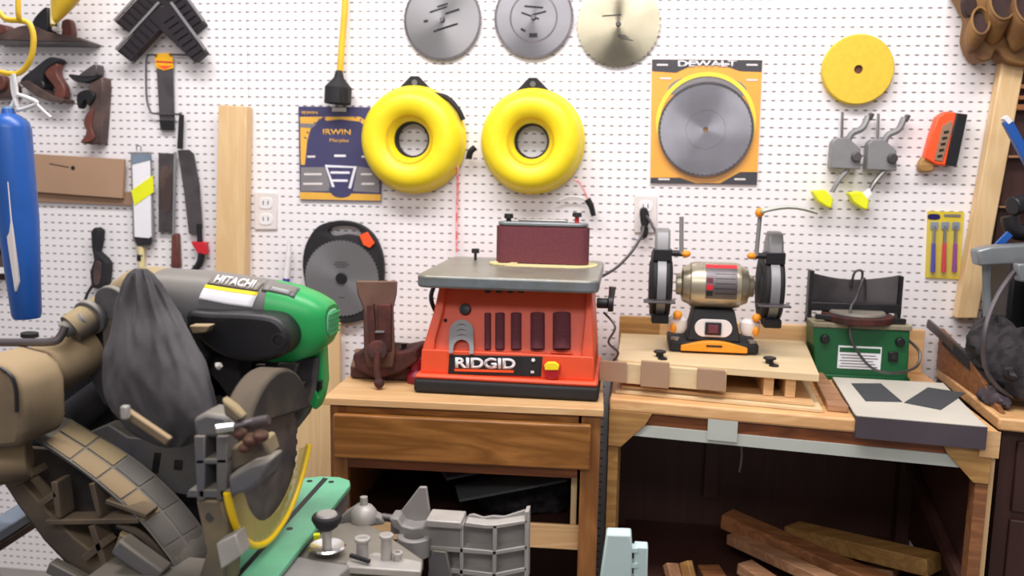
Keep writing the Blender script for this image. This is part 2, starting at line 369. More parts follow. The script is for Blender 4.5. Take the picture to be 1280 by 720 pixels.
blob_plane('hand_plane', 'narrow iron plane hanging nose up beside the black angle pieces', [
    ('body', [(112, 104), (128, 96), (129, 110), (124, 180), (104, 180), (112, 140), (108, 118)], -.05, .048, 'iron', 0, .004),
    ('blade', [(98, 95), (108, 86), (120, 80), (120, 94), (112, 96)], -.055, .04, 'steeld', 3, .003),
    ('cap', [(85, 93), (100, 94), (122, 96), (110, 102), (94, 102)], -.052, .04, 'blackm', 3, .002),
    ('lever', [(96, 118), (110, 112), (118, 120), (110, 132), (106, 124), (98, 136)], -.06, .03, 'black', 3, .002),
    ('handle', [(108, 142), (116, 136), (114, 158), (118, 172), (110, 178), (100, 178), (108, 166), (104, 154)], -.056, .03, 'toto', 3, .004)], (110, 140), G)
blob_plane('hand_plane', 'iron plane cut by the left edge of the photo, brown round knob', [
    ('body', [(-14, 100), (4, 96), (14, 106), (14, 122), (-14, 124)], -.055, .052, 'iron', 0, .004),
    ('knob', [(-8, 96), (2, 94), (6, 102), (2, 112), (-8, 112)], -.075, .03, 'toto', 4, .004)], (2, 112), G)
o = pl([(-10, 30), (4, 31), (10, 38), (4, 42), (-10, 43)], -.05, .045, 4).done('tool_handle', 'toto', bevel=.004)
tag(o, 'dark red brown rounded handle at the left edge, beside the long plane', 'handle')

# ---------------------------------------------------------------- black angle pieces
def angle(label, dx, dy, q=0.0):
    t = thing('corner_square', label, 'corner square', W(200+dx, 30+dy, 0), 'black plastic corner squares')
    pts = [(198, 8), (216, 8), (257, 66), (243, 78), (200, 37), (163, 77), (146, 64)]
    pl([(a+dx, b+dy) for a, b in pts], -.03-q, .028).done('body', 'angle', t, bevel=.002)
    for s in (0, 1):   # raised ribs along both arms
        for i in range(7):
            u = (i+.5)/7
            a = (190-44*u, 20+46*u) if s == 0 else (215+40*u, 16+50*u)
            b = (a[0]+12, a[1]+11) if s == 0 else (a[0]-13, a[1]+9)
            MB().bar(W(a[0]+dx, a[1]+dy, -.031-q), W(b[0]+dx, b[1]+dy, -.031-q), .006, .002, (1, 0, 0)).done('rib', 'black', t)
    for a, b in (((199, 3), (145, 62)), ((214, 3), (257, 62))):
        MB().bar(W(a[0]+dx, a[1]+dy, -.031-q), W(b[0]+dx, b[1]+dy, -.031-q), .007, .007, (0, 0, 1)).done('rim', 'ggrey', t)
angle('lower black ribbed plastic corner square, point up, over the coping saw', 0, 0, .03)
angle('upper black ribbed plastic corner square, mostly cut by the top edge', -2, -36)

# ---------------------------------------------------------------- saws on the left
t = thing('coping_saw', 'coping saw with thin steel frame and black grip under the corner squares', 'saw', W(205, 120, 0))
y = -.02
MB().tube([W(196, 69, y), W(187, 69, y), W(183, 76, y), W(183, 118, y), W(187, 137, y), W(194, 142, y), W(227, 143, y)], .0032, 8).done('frame', 'steeld', t)
MB().tube([W(212, 68, y), W(236, 69, y)], .003, 8).done('frame_end', 'steeld', t)
MB().cyl(W(227, 143, y), W(225, 186, y), .0075, .009, 12).done('handle', 'black', t, bevel=.002)
t = thing('rasp', 'dark flat rasp hanging inside the coping saw frame, yellow card on top', 'rasp', W(205, 110, 0))
pl([(195, 74), (216, 75), (218, 163), (200, 163)], -.014, .004).done('blade', 'steeld', t, bevel=.0005)
pl([(193, 67), (215, 66), (217, 85), (205, 88), (194, 84)], -.017, .002).done('card', 'gold', t)
pl([(195, 76), (216, 77), (216, 79), (195, 78)], -.0178, .0006).done('card_print', 'red', t)
pl([(196, 82), (216, 82), (206, 87)], -.0178, .0006).done('card_print', 'hot', t)
pl([(199, 150), (217, 151), (217, 163), (203, 163)], -.016, .003).done('tip', 'black', t)
t = thing('packaged_pull_saw', 'pull saw in a white sleeve with a neon yellow sticker', 'saw', W(177, 250, 0))
pl([(163, 190), (188, 190), (193, 300), (186, 309), (172, 309), (166, 300)], -.025, .006).done('backing', 'ggrey', t, bevel=.001)
pl([(165, 204), (187, 196), (189, 296), (178, 302), (168, 296)], -.03, .005, 0).done('sleeve', 'paper', t, bevel=.001)
pl([(163, 193), (188, 193), (188, 200), (165, 206)], -.031, .006).done('header', 'slate', t)
pl([(164, 238), (191, 219), (192, 240), (168, 257)], -.032, .002).done('sticker', 'neon', t)
pl([(167, 296), (190, 298), (188, 306), (172, 307)], -.032, .002).done('foot_clip', 'blackm', t)
MB().tube([W(171, 189, -.02), W(171, 183, -.02), W(176, 183, -.02), W(176, 189, -.02)], .0016, 8).done('hook', 'steel', t)
MB().tube([W(176, 308, -.02), W(177, 340, -.02), W(174, 362, -.02)], .011, 12).done('handle', 'dustpale', t, bevel=.001)
MB().cyl(W(176, 318, -.02), W(176, 326, -.02), .012, .012, 14).done('grip_band', 'blackm', t)
t = thing('back_saw', 'dark steel saw blade with a rusty red handle, second of the three hanging saws', 'saw', W(210, 240, 0))
pl([(198, 191), (218, 192), (217, 291), (198, 290)], -.016, .004).done('blade', 'steeld', t, bevel=.0005)
pl([(201, 212), (214, 213), (213, 262), (202, 260)], -.0172, .001, 4).done('rust_stain', 'iron', t)
MB().cyl(W(219, 190, -.02), W(217, 294, -.02), .0045, .0045, 8).done('spine', 'ggrey', t)
pl([(214, 292), (222, 292), (224, 335), (213, 335)], -.024, .02, 0).done('handle', 'toto', t, bevel=.004)
t = thing('japanese_saw', 'grey curved saw blade with a red collar and black grip beside the pine board', 'saw', W(238, 240, 0))
pl([(222, 188), (236, 187), (242, 192), (249, 230), (253, 285), (248, 295), (236, 292), (230, 240)], -.018, .003).done('blade', 'steeld', t)
MB().cyl(W(249, 280, -.02), W(250, 302, -.02), .008, .009, 12).done('ferrule', 'black', t)
pl([(239, 302), (257, 303), (258, 318), (248, 318), (240, 306)], -.03, .02, 0).done('collar', 'red', t, bevel=.002)
MB().tube([W(252, 316, -.022), W(250, 328, -.022), W(240, 342, -.022)], .011, 12).done('handle', 'black', t)
# spring clamp
t = thing('bar_clamp', 'black hand clamp hanging alone under the brown boards', 'clamp', W(120, 330, 0))
pl([(113, 289), (118, 284), (124, 288), (123, 302), (120, 315), (130, 324), (134, 330), (132, 356), (124, 362), (114, 360), (112, 340), (117, 325), (114, 308)], -.04, .035, 0).done('body', 'blackm', t, bevel=.004)
pl([(118, 328), (126, 330), (124, 354), (117, 354)], -.044, .008, 3).done('grip_pad', 'iron', t, bevel=.002)
MB().tube([W(115, 358, -.03), W(110, 366, -.03), W(106, 376, -.03)], .005, 8).done('jaw', 'black', t)

# ---------------------------------------------------------------- outlets, wall cords
def outlet(x, y, label):
    t = thing('wall_outlet', label, 'outlet', W(x, y, 0), 'white wall outlets')
    pl([(x-14, y-24), (x+14, y-23), (x+14, y+23), (x-14, y+23)], -.007, .006).done('cover_plate', 'ivory', t, bevel=.002)
    for s in (-1, 1):
        pl([(x-7, y+s*10-6), (x+7, y+s*10-6), (x+7, y+s*10+6), (x-7, y+s*10+6)], -.009, .004, 3).done('socket', 'white', t, bevel=.001)
        for d in (-3, 3): pl([(x+d-.6, y+s*10-3), (x+d+.6, y+s*10-3), (x+d+.6, y+s*10+2), (x+d-.6, y+s*10+2)], -.0094, .001).done('slot', 'steeld', t)
    return t
outlet(332, 264, 'unused white wall outlet right of the tall pine board')
outlet(807, 268, 'white wall outlet with black plugs left of the grinder')
for x, y, tx, lab in ((806, 268, 0, 'black plug with grey cord running down to the orange sander'), (805, 285, 1, 'black plug with short grey cord running to the bench grinder')):
    t = thing('power_cord', lab, 'cord', W(x, y, 0), 'grey power cords at the outlet')
    if tx == 0:
        pl([(800, 262), (809, 261), (812, 275), (809, 283), (802, 283)], -.045, .036, 3).done('plug', 'black', t, bevel=.003)
        MB().tube([W(805, 281, -.04), W(802, 294, -.05), W(790, 314, -.07), W(770, 335, -.10), W(745, 350, -.16), W(735, 362, -.24)], .0045, 8).done('cable', 'steeld', t)
    else:
        pl([(801, 284), (810, 284), (809, 296), (803, 297)], -.04, .032, 3).done('plug', 'black', t, bevel=.003)
        MB().tube([W(808, 270, -.045), W(813, 277, -.06), W(820, 290, -.08), W(827, 300, -.12)], .0045, 8).done('cable', 'steeld', t)
        MB().tube([W(806, 297, -.03), W(800, 300, -.02), W(790, 299, -.015)], .002, 6).done('tie', 'steeld', t)
t = thing('extension_cord', 'yellow cord hanging from above with a black socket end', 'cord', W(422, 110, 0))
MB().tube([W(432, -40, -.03), W(431, 10, -.03), W(427, 60, -.03), W(425, 90, -.03)], .0095, 12).done('cable', 'yellow2', t)
MB().lathe([(.009, 0), (.013, .012), (.015, .022), (.036, .045), (.04, .05), (.04, .098), (.036, .1)], W(424, 88, -.045), (W(422, 130, -.045)-W(424, 88, -.045)), 24).done('socket_end', 'rubber', t, bevel=.002)
for k in (-1.4, -.5, .5, 1.4):
    MB().bar(W(423+k*9, 110, -.0845+abs(k)*.004), W(423+k*9, 128, -.0845+abs(k)*.004), .004, .004, (0, 1, 0)).done('grip_rib', 'black', t)
# marker
t = thing('marker_pen', 'white marker with dark blue cap hanging point down behind the saw motor', 'marker', W(359, 335, 0))
MB().cyl(W(361, 318, -.03), W(358, 348, -.03), .0095, .0105, 16).done('barrel', 'white', t, bevel=.001)
MB().cyl(W(361.5, 300, -.03), W(361, 318, -.03), .0045, .0085, 12).done('nib_end', 'white', t)
MB().cyl(W(358, 348, -.03), W(357, 360, -.03), .0112, .0112, 16).done('cap', 'bluep', t, bevel=.001)

# ---------------------------------------------------------------- saw blade cards
def circle(cx, cy, r, n=48, a0=0, a1=360): return [(cx+r*math.cos(rad(a0+(a1-a0)*i/n)), cy+r*math.sin(rad(a0+(a1-a0)*i/n))) for i in range(n if a1-a0 == 360 else n+1)]
t = thing('blade_package', 'purple and yellow carded saw blade below the black socket end', 'package', W(425, 192, 0))
Q = [(373, 133), (462, 134), (478, 150), (476, 252), (375, 250)]
pl(Q, -.008, .005).done('card', 'navy', t)
def flat(pts, Y, name, m, sm=0): return pl(pts, Y, .0006, sm).done(name, m, t)
flat([(375, 146), (404, 146), (396, 152), (388, 162), (384, 176), (381, 206), (376, 206)], -.0087, 'yellow_print', 'gold')
flat([(375, 154), (396, 155), (390, 160), (375, 159)], -.0094, 'print', 'gcard')
flat([(404, 146), (450, 146), (470, 160), (474, 175), (463, 164), (450, 152), (425, 149), (408, 151)], -.0087, 'yellow_print', 'gold')
flat([(375, 240), (476, 243), (476, 251), (375, 249)], -.0087, 'yellow_print', 'gold')
flat([(376, 209), (407, 209), (414, 239), (376, 239)], -.0087, 'grey_print', 'gcard')
flat([(406, 206), (446, 208), (438, 238), (416, 237)], -.0087, 'white_print', 'paper')
flat([(409, 209), (442, 210), (435, 236), (419, 235)], -.0094, 'blue_print', 'navy')
flat([(447, 208), (474, 212), (474, 241), (441, 239)], -.0087, 'grey_print', 'gcard')
flat([(412, 234), (440, 236), (436, 245), (425, 247), (416, 244)], -.0097, 'blue_print', 'navy', 3)
text('IRWIN', 'lettering', 'gold', t, W(421, 165, -.0096), .017, width=.088, bold=.015)
text('IRWIN', 'lettering', 'gold', t, W(387, 141, -.0088), .009, width=.05, bold=.012)
text('Marples', 'lettering', 'gold', t, W(424, 176, -.0096), .013, width=.06)
for yy, w in ((195, 12), (216, 20), (226, 16)):
    flat([(425-w/2*1.2, yy-1.8), (425+w/2*1.2, yy-1.6), (425+w/2*1.2, yy+1.2), (425-w/2*1.2, yy+1)], -.0102, 'print', 'paper')
for (a, b, w) in ((391, 218, 22), (391, 230, 24), (389, 196, 10), (459, 196, 14), (458, 218, 14), (460, 230, 16)):
    flat([(a-w/2, b-1.5), (a+w/2, b-1.5), (a+w/2, b+1), (a-w/2, b+1)], -.0096, 'print', 'ivory')
for s in (1, -1):  # tooth ring edge of the printed blade
    for i in range(7):
        a = rad(200+i*9) if s > 0 else rad(-20-i*9); c = W(425+46*math.cos(a), 188+46*math.sin(a), -.0088)
        MB().box(c, (.008, .0006, .004), (0, a, 0)).done('printed_tooth', 'navy', t)
pl([(372, 131), (463, 132), (480, 149), (478, 254), (373, 252)], -.012, .001).done('blister', 'clear', t)
MB().box(W(424, 137, -.0125), (.045, .002, .012)).done('hang_tab', 'white', t)

t = thing('blade_package', 'large yellow and black carded circular saw blade in a clear blister', 'package', W(884, 152, 0))
pl([(815, 74), (953, 75), (946, 231), (813, 229)], -.006, .005).done('card', 'goldr', t)
flat([(815, 74), (953, 75), (952, 90), (925, 89), (905, 82), (865, 82), (845, 91), (815, 89)], -.0067, 'black_print', 'black')
flat([(813, 222), (850, 222), (870, 229), (900, 229), (925, 215), (947, 215), (946, 231), (813, 229)], -.0067, 'black_print', 'black')
text('DEWALT', 'lettering', 'paper', t, W(884, 79.5, -.0085), .017, width=.165, bold=.02)
c = W(883, 145, 0); R0 = mpp(883, 145)*60
pr = MB().lathe([(R0-.006, 0), (R0+.006, 0), (R0+.006, .002), (R0-.006, .002)], W(882, 153, -.0095), (0, 1, 0), 60, closed=True).done('printed_ring', 'yellow', t)
flat([(851, 98), (918, 99), (928, 120), (840, 118)], -.0072, 'grey_print', 'gcard', 4)
def disc_teeth(cx, cy, rp, Y, n, depth, th=.003, hole=.013, lean=.5):
    c = W(cx, cy, Y); R = rp*mpp(cx, cy, Y); mb = MB(); out = []
    for i in range(n):
        a = 2*math.pi*i/n; da = 2*math.pi/n
        out += [(R-depth, a), (R, a+da*.15), (R-depth*.1, a+da*.45), (R-depth, a+da*.6)]
    P_ = [c+Vector((r*math.cos(a), 0, r*math.sin(a))) for r, a in out]; K = len(P_)
    I_ = [c+Vector((hole*math.cos(a), 0, hole*math.sin(a))) for r, a in out]
    vo = [mb.bm.verts.new(p) for p in P_]; vi = [mb.bm.verts.new(p) for p in I_]
    v2 = [mb.bm.verts.new(p+Vector((0, th, 0))) for p in P_]; v3 = [mb.bm.verts.new(p+Vector((0, th, 0))) for p in I_]
    for i in range(K):
        j = (i+1) % K
        mb.bm.faces.new((vo[i], vo[j], vi[j], vi[i])); mb.bm.faces.new((v2[j], v2[i], v3[i], v3[j]))
        mb.bm.faces.new((vo[i], v2[i], v2[j], vo[j])); mb.bm.faces.new((vi[j], v3[j], v3[i], vi[i]))
    return mb, c, R
b, c, R = disc_teeth(882, 162, 58, -.018, 60, .003, hole=.0075); b.done('blade', 'b4', t)
MB().lathe([(R-.001, 0), (R+.004, 0), (R+.004, .012), (R-.001, .012)], c+Vector((0, -.004, 0)), (0, 1, 0), 60, closed=True).done('blister_rim', 'steeld', t, label='dark moulded rim around the blade')
MB().lathe([(R*.42, 0), (R*.425, 0), (R*.425, .0006), (R*.42, .0006)], c+Vector((0, -.0008, 0)), (0, 1, 0), 60, closed=True).done('etched_ring', 'steeld', t)
for x, yy in ((863, 79), (905, 80), (828, 81), (940, 81), (832, 98), (940, 100), (830, 224), (925, 224)):
    flat([(x-7, yy-1.2), (x+7, yy-1), (x+7, yy+1.2), (x-7, yy+1)], -.0076, 'print', 'ivory')
pl([(812, 70), (957, 72), (950, 235), (810, 233)], -.021, .002).done('blister', 'clear', t, bevel=.001)

# ---------------------------------------------------------------- the three bare blades
def bare(cx, cy, rp, m, label, n, depth, prints, hole=.008):
    t = thing('circular_saw_blade', label, 'saw blade', W(cx, cy, 0), 'bare circular saw blades on the pegboard')
    b, c, R = disc_teeth(cx, cy, rp, -.012, n, depth, .0028, hole); b.done('plate', m, t)
    MB().cyl(c+Vector((0, -.012, 0)), c+Vector((0, .012, 0)), hole*.8, hole*.8, 12).done('peg_hook', 'steeld', t)
    for (dx, dy, w, h, an) in prints:
        p = c+Vector((dx, -.0004, dy)); MB().box(p, (w*1.1, .0007, h*1.7), (0, rad(an), 0)).done('print', 'blackm', t)
    return t, c, R
t, c, R = bare(553, 25, 49, 'b1', 'leftmost bare saw blade, dull grey with black printed lines', 40, .006, [(.01, -.022, .07, .003, -17), (.012, -.0195, .05, .0015, -17), (-.012, .03, .05, .003, -17), (.03, .024, .04, .0035, -17), (.0, .042, .03, .003, -17), (-.05, -.003, .012, .004, -10)])
MB().lathe([(R*.93, 0), (R*.985, 0), (R*.985, .0012), (R*.93, .0012)], c+Vector((0, -.001, 0)), (0, 1, 0), 60, closed=True).done('rim_band', 'steeld', t)
t, c, R = bare(667, 22, 50, 'b2', 'middle bare saw blade with a printed ring and a dark oval mark', 40, .005, [(.0, -.05, .022, .007, 0), (-.01, .005, .05, .003, 20), (.015, .012, .04, .003, -14), (-.03, -.035, .014, .004, 30), (.0, .03, .05, .003, 5)])
MB().lathe([(R*.93, 0), (R*.985, 0), (R*.985, .0012), (R*.93, .0012)], c+Vector((0, -.001, 0)), (0, 1, 0), 60, closed=True).done('rim_band', 'steeld', t)
MB().lathe([(R*.56, 0), (R*.6, 0), (R*.6, .0008), (R*.56, .0008)], c+Vector((0, -.0006, 0)), (0, 1, 0), 60, closed=True).done('printed_ring', 'steeld', t)
t, c, R = bare(773, 30, 53, 'b3', 'rightmost bare saw blade, shiny with bright fans of light', 44, .004, [(.012, -.032, .022, .0015, 5), (.016, -.037, .03, .0015, 8), (.024, -.043, .035, .0015, 10), (-.02, .024, .05, .002, -4)])

# blade in black carry case
t = thing('cased_saw_blade', 'circular saw blade in a black hanging case with orange sticker', 'saw blade', W(428, 340, 0))
c = W(428, 340, -.02); R = mpp(428, 340, -.02)
out = [(380, 350), (378, 325), (383, 303), (396, 284), (414, 277), (430, 276), (448, 280), (464, 291), (474, 308), (479, 330), (478, 360), (470, 385), (452, 400), (428, 404), (404, 399), (388, 382)]
hole = [(406, 291), (410, 285), (425, 283), (440, 285), (447, 291), (444, 296), (430, 294), (412, 296)]
mb = MB(); o2 = spline([W(a, b_, -.03) for a, b_ in out], 5, True)
mb.prism(o2, (0, .022, 0)); cs = mb.done('case', 'rubber', t, bevel=.003)
hb = pl(hole, -.06, .12, 4).done('case_hole_cutter', 'white')
bo = cs.modifiers.new('hole', 'BOOLEAN'); bo.object = hb; bo.solver = 'EXACT'; cs.modifiers.move(1, 0)
dg = bpy.context.evaluated_depsgraph_get(); me = bpy.data.meshes.new_from_object(cs.evaluated_get(dg)); cs.modifiers.clear(); cs.data = me; bpy.data.objects.remove(hb)
b, c, R = disc_teeth(427, 348, 46.5, -.034, 60, .003, hole=.012); b.done('blade', 'b1', t)
MB().cyl(c+Vector((0, -.006, 0)), c+Vector((0, .004, 0)), .018, .018, 24).done('hub', 'black', t, bevel=.001)
for (dx, dy, w) in ((0, .05, .04), (0, .043, .05), (0, .036, .035), (0, -.06, .02)): MB().box(c+Vector((dx, -.0006, dy)), (w, .0006, .003)).done('print', 'steeld', t)
pl([(449, 294), (459, 290), (468, 304), (462, 310), (454, 306)], -.038, .006, 0).done('sticker', 'hot', t, bevel=.001)

# ---------------------------------------------------------------- yellow ring cord winders
def winder(cx, cy, label):
    t = thing('ring_cord_winder', label, 'cord winder', W(cx, cy, 0), 'yellow ring cord winders')
    y0 = -.012; c = W(cx, cy, y0); m = mpp(cx, cy, y0)
    A = m*65
    prof = [(A*.30, .0), (A*.985, .0), (A*1.0, .006), (A*.985, .013), (A*.96, .016), (A*.955, .028), (A*.93, .05), (A*.87, .068), (A*.77, .08), (A*.65, .083), (A*.52, .076), (A*.42, .062), (A*.36, .045), (A*.33, .03), (A*.30, .02)]
    MB().lathe(prof, c, (0, -1, 0), 72, closed=True).done('shell', 'yellow', t, angle=50)
    MB().lathe([(A*.295, 0), (A*.335, 0), (A*.335, .032), (A*.31, .032), (A*.295, .028)], c, (0, -1, 0), 48, closed=True).done('inner_ring', 'rubber', t)
    MB().lathe([(A*.40, .0595), (A*.44, .0665), (A*.44, .068), (A*.40, .061)], c, (0, -1, 0), 60, closed=True).done('groove', 'yellow2', t)
    k = pl([(cx-26, cy-58), (cx-5, cy-80), (cx+5, cy-80), (cx+28, cy-56), (cx+30, cy-40), (cx-28, cy-42)], -.012, .01).done('hang_tab', 'blackm', t, bevel=.002)
    MB().cyl(W(cx, cy-72, -.015), W(cx, cy-72, 0), .0085, .0085, 16).done('grommet', 'steel', t)
    return t
t = winder(518, 175, 'left yellow ring cord winder with black strap and plug on its right side')
MB().tube([W(540, 118, -.03), W(558, 122, -.04), (W(572, 136, -.045)), W(579, 150, -.04)], .008, 8).done('strap', 'rubber', t)
MB().tube([W(586, 198, -.035), W(588, 190, -.04), W(594, 184, -.04)], .0095, 10).done('plug', 'black', t)
MB().tube([W(572, 208, -.03), W(572, 235, -.02), W(571, 270, -.02), W(571, 316, -.03)], .0035, 8).done('hanging_lead', 'redl', t)
t = winder(666, 177, 'right yellow ring cord winder with a red lead and black plug below')
MB().tube([W(716, 224, -.03), W(724, 228, -.03), W(730, 238, -.03), W(735, 250, -.03)], .003, 8).done('lead', 'redl', t)
MB().tube([W(700, 250, -.02), W(712, 246, -.02), W(726, 247, -.02), W(733, 251, -.02)], .003, 8).done('lead', 'whitecord', t)
MB().tube([W(734, 249, -.035), W(739, 258, -.035), W(742, 270, -.035)], lambda u: .0105*(1-.3*u), 10).done('plug', 'black', t)

# ---------------------------------------------------------------- right part of the pegboard
t = thing('foam_disc', 'flat round yellow foam polishing disc right of the carded blade', 'disc', W(1070, 88, 0))
c = W(1070, 88, -.002); R = mpp(1070, 88)*44.5
MB().lathe([(.012, 0), (R*.97, 0), (R, .004), (R, .024), (R*.97, .028), (.012, .028)], c, (0, -1, 0), 60, closed=True).done('foam', 'foamy', t)
MB().cyl(c, c+Vector((0, -.02, 0)), .0115, .0115, 16).done('hole_insert', 'toto', t)
def hold(dx, dy, label, blade):
    t = thing('hold_down_clamp', label, 'clamp', W(1058+dx, 190+dy, 0), 'grey clamps with yellow pads')
    f = lambda P_: [(a+dx, b+dy) for a, b in P_]
    pl(f([(1041, 177), (1046, 172), (1060, 172), (1076, 186), (1076, 212), (1038, 210)]), -.05, .045).done('body', 'ggrey', t, bevel=.003)
    p = W(1070+dx, 196+dy, -.052); MB().cyl(p, p+Vector((0, -.012, 0)), .014, .013, 20).done('knob', 'steeld', t, bevel=.002)
    MB().tube([W(1058+dx, 184+dy, -.04), W(1064+dx, 168+dy, -.04), W(1078+dx, 160+dy, -.04), W(1085+dx, 146+dy, -.03)], .009, 10).done('arm', 'ggrey', t)
    MB().box(W(1088+dx, 146+dy, -.03), (.012, .02, .02), (0, .4, 0)).done('arm_tip', 'steeld', t, bevel=.002)
    MB().tube([W(1052+dx, 172+dy, -.02), W(1053+dx, 140+dy, -.02)], .004, 8).done('hook', 'steel', t)
    MB().tube([W(1060+dx, 212+dy, -.035), W(1048+dx, 226+dy, -.04), W(1040+dx, 240+dy, -.04)], .007, 8).done('rod', 'steel' if blade else 'ggrey', t)
    pl(f([(1016, 239), (1032, 237), (1042, 249), (1040, 261), (1034, 259), (1022, 251)]), -.06, .045).done('pad', 'neon', t, bevel=.004)
    if blade: pl(f([(1030, 243), (1042, 233), (1045, 240), (1036, 249)]), -.05, .01).done('blade', 'paper', t)
hold(0, 0, 'left of two grey clamps with neon yellow pads, under the foam disc', False)
hold(45, 2, 'right of two grey clamps with neon yellow pads, bright strip at its pad', True)
t = thing('scraper_brush', 'orange and black hand brush with wooden tip near the right post', 'brush', W(1180, 178, 0))
fr = pl([(1156, 198), (1166, 162), (1172, 146), (1182, 139), (1198, 141), (1196, 160), (1184, 208), (1170, 206)], -.045, .035).done('frame', 'hot', t, bevel=.005)
pl([(1168, 200), (1178, 158), (1190, 150), (1191, 160), (1178, 202)], -.048, .006, 0).done('inset', 'card2', t, bevel=.001)
text('HYDE', 'lettering', 'black', t, W(1180, 180, -.0495), .009, right=W(1187, 158, 0)-W(1173, 198, 0), up=(-1, 0, 1), width=.04) if False else None
for i in range(5):
    u = i/4; pl([(1175+8*u-3, 194-30*u), (1175+8*u+3, 193-30*u), (1175+8*u+3, 196-30*u), (1175+8*u-3, 197-30*u)], -.0495, .002).done('print', 'black', t)
pl([(1182, 206), (1196, 141), (1210, 143), (1196, 208)], -.05, .045).done('comb', 'black', t, bevel=.002)
pl([(1152, 200), (1158, 196), (1168, 206), (1166, 214), (1154, 215), (1149, 210)], -.035, .03, 4).done('wooden_tip', 'lum3', t, bevel=.004)
t = thing('chisel_pack', 'yellow card of three small chisels with blue, red and purple handles', 'package', W(1180, 305, 0))
pl([(1160, 264), (1205, 265), (1200, 349), (1157, 347)], -.006, .005).done('card', 'lemon', t)
for i, m in enumerate(('bluep', 'red', 'purp')):
    x = 1167+i*13.5
    MB().cyl(W(x, 304, -.014), W(x-1, 340, -.014), .0052, .0068, 12).done('handle', m, t, bevel=.001)
    MB().cyl(W(x+1, 282, -.012), W(x, 304, -.012), .004, .0045, 10).done('blade', 'steel', t)
    MB().box(W(x+1, 282, -.010), (.02, .002, .02)).done('backing_print', 'slate', t)
pl([(1161, 268), (1174, 268), (1174, 274), (1161, 274)], -.0072, .001, 3).done('print', 'navy', t)
pl([(1180, 268), (1201, 268), (1201, 272), (1180, 271)], -.0072, .001).done('print', 'gcard', t)
pl([(1160, 276), (1204, 277), (1200, 347), (1158, 345)], -.024, .001).done('blister', 'clear', t)
# leather belt
t = thing('leather_tool_belt', 'brown leather tool belt with open pouches over the top of the post', 'tool belt', W(1250, 40, 0))
pl([(1206, -20), (1206, 4), (1214, 22), (1211, 50), (1222, 74), (1238, 75), (1246, 62), (1258, 76), (1284, 82), (1330, 80), (1330, -20)], -.08, .07, 4).done('back_leather', 'leather', t, bevel=.006)
def pouch(px, py, rx, ry, y, h):
    # an open pocket: its mouth tips towards the room, its leather runs down and back to the belt
    c = W(px, py, y); m = mpp(px, py, y); n = 28
    def ring(s, off): return [c+Vector((rx*m*s*math.cos(2*math.pi*i/n), .35*ry*m*s*math.sin(2*math.pi*i/n), ry*m*s*math.sin(2*math.pi*i/n)))+Vector(off) for i in range(n)]
    rr = [ring(1, (0, 0, 0)), ring(1.06, (0, .012, -.010)), ring(1.04, (0, .03, -.026)), ring(.9, (0, .05, -h*.5)), ring(.45, (0, .06, -h*.75))]
    mb = MB(); mb.rings(rr, cap=False); mb.bm.faces.new(list(mb.bm.verts)[-n:])
    o = mb.done('pouch', 'leather', t, solid=.003)
    MB().tube(rr[0]+rr[0][:1], .0035, 8, smooth=False).done('rim_seam', 'leather', o)
    MB().rings([ring(.93, (0, .010, -.006)), ring(.9, (0, .016, -.010))]).done('pouch_mouth_shade', 'leatherd', o)  # dark disc across the mouth stands in for the shade inside the pouch
pouch(1226, 26, 11, 18, -.12, .08)
pouch(1254, 2, 16, 24, -.13, .11)
pouch(1286, 4, 17, 26, -.15, .12)
pl([(1205, 0), (1214, -10), (1222, 4), (1216, 20), (1208, 18)], -.11, .03, 3).done('strap', 'leatherd', t, bevel=.004)
# yellow shade piece top left
t = thing('yellow_scoop', 'yellow plastic scoop hanging point down at the top edge above the planes', 'scoop', W(80, 10, -.12))
mb = MB(); n = 12; rr = []
for j in range(9):
    u = j/8; z0 = 33-70*u; w = 1.5+52*(1-(1-u)**1.7); rr.append([W(64+w*(1-math.cos(math.pi*i/n))/2, z0-2*math.sin(math.pi*i/n), -.12-.07*math.sin(math.pi*i/n)*(w/60)) for i in range(n+1)])
mb.rings(rr, cap=False, closed=False); mb.done('shell', 'yellow2', t, solid=.004)
MB().tube([W(66, -30, -.125), W(66, 30, -.125)], .0075, 10).done('rib', 'dustpale', t)
MB().tube([W(68, 36, -.06), W(72, 37, -.08), W(76, 36, -.08)], .008, 8).done('tip', 'ivory', t)
# ================================================================ oak cabinet under the sander
t = thing('oak_cabinet', 'golden oak base cabinet with one drawer and an open bay, under the orange sander', 'cabinet', (-.38, -.35, 0))
x0, x1, yf, yb = -.700, -.045, -.645, -.06; CABDY, CABR = .02, rad(2.2)
MB().bx(x0-.014, x1+.006, yf-.012, yb, .842, .86).done('top', 'pinex', t, bevel=.002)
MB().bx(x0, x0+.018, yf+.02, yb, 0.0, .838).done('side_panel', 'oakz', t)
MB().bx(x1-.018, x1, yf+.02, yb, 0.0, .838).done('side_panel', 'oakz', t)
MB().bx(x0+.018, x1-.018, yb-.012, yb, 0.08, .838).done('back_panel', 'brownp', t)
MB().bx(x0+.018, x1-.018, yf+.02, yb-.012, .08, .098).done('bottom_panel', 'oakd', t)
MB().bx(x0, x0+.042, yf, yf+.02, 0, .838).done('stile', 'oakz', t, bevel=.001)
MB().bx(x1-.045, x1, yf, yf+.02, 0, .838).done('stile', 'oakz', t, bevel=.001)
MB().bx(x0+.042, x1-.052, yf, yf+.02, .798, .838).done('top_rail', 'oak', t)
MB().bx(x0+.042, x1-.052, yf, yf+.02, .685, .718).done('middle_rail', 'oakd', t)
d = MB().bx(x0+.012, x1-.022, yf-.019, yf, .712, .822).done('drawer_front', 'oak', t, bevel=.005, seg=3)
MB().bx(x0+.06, x1-.07, yf+.02, yb-.1, .73, .80).done('drawer_box', 'pale', t)
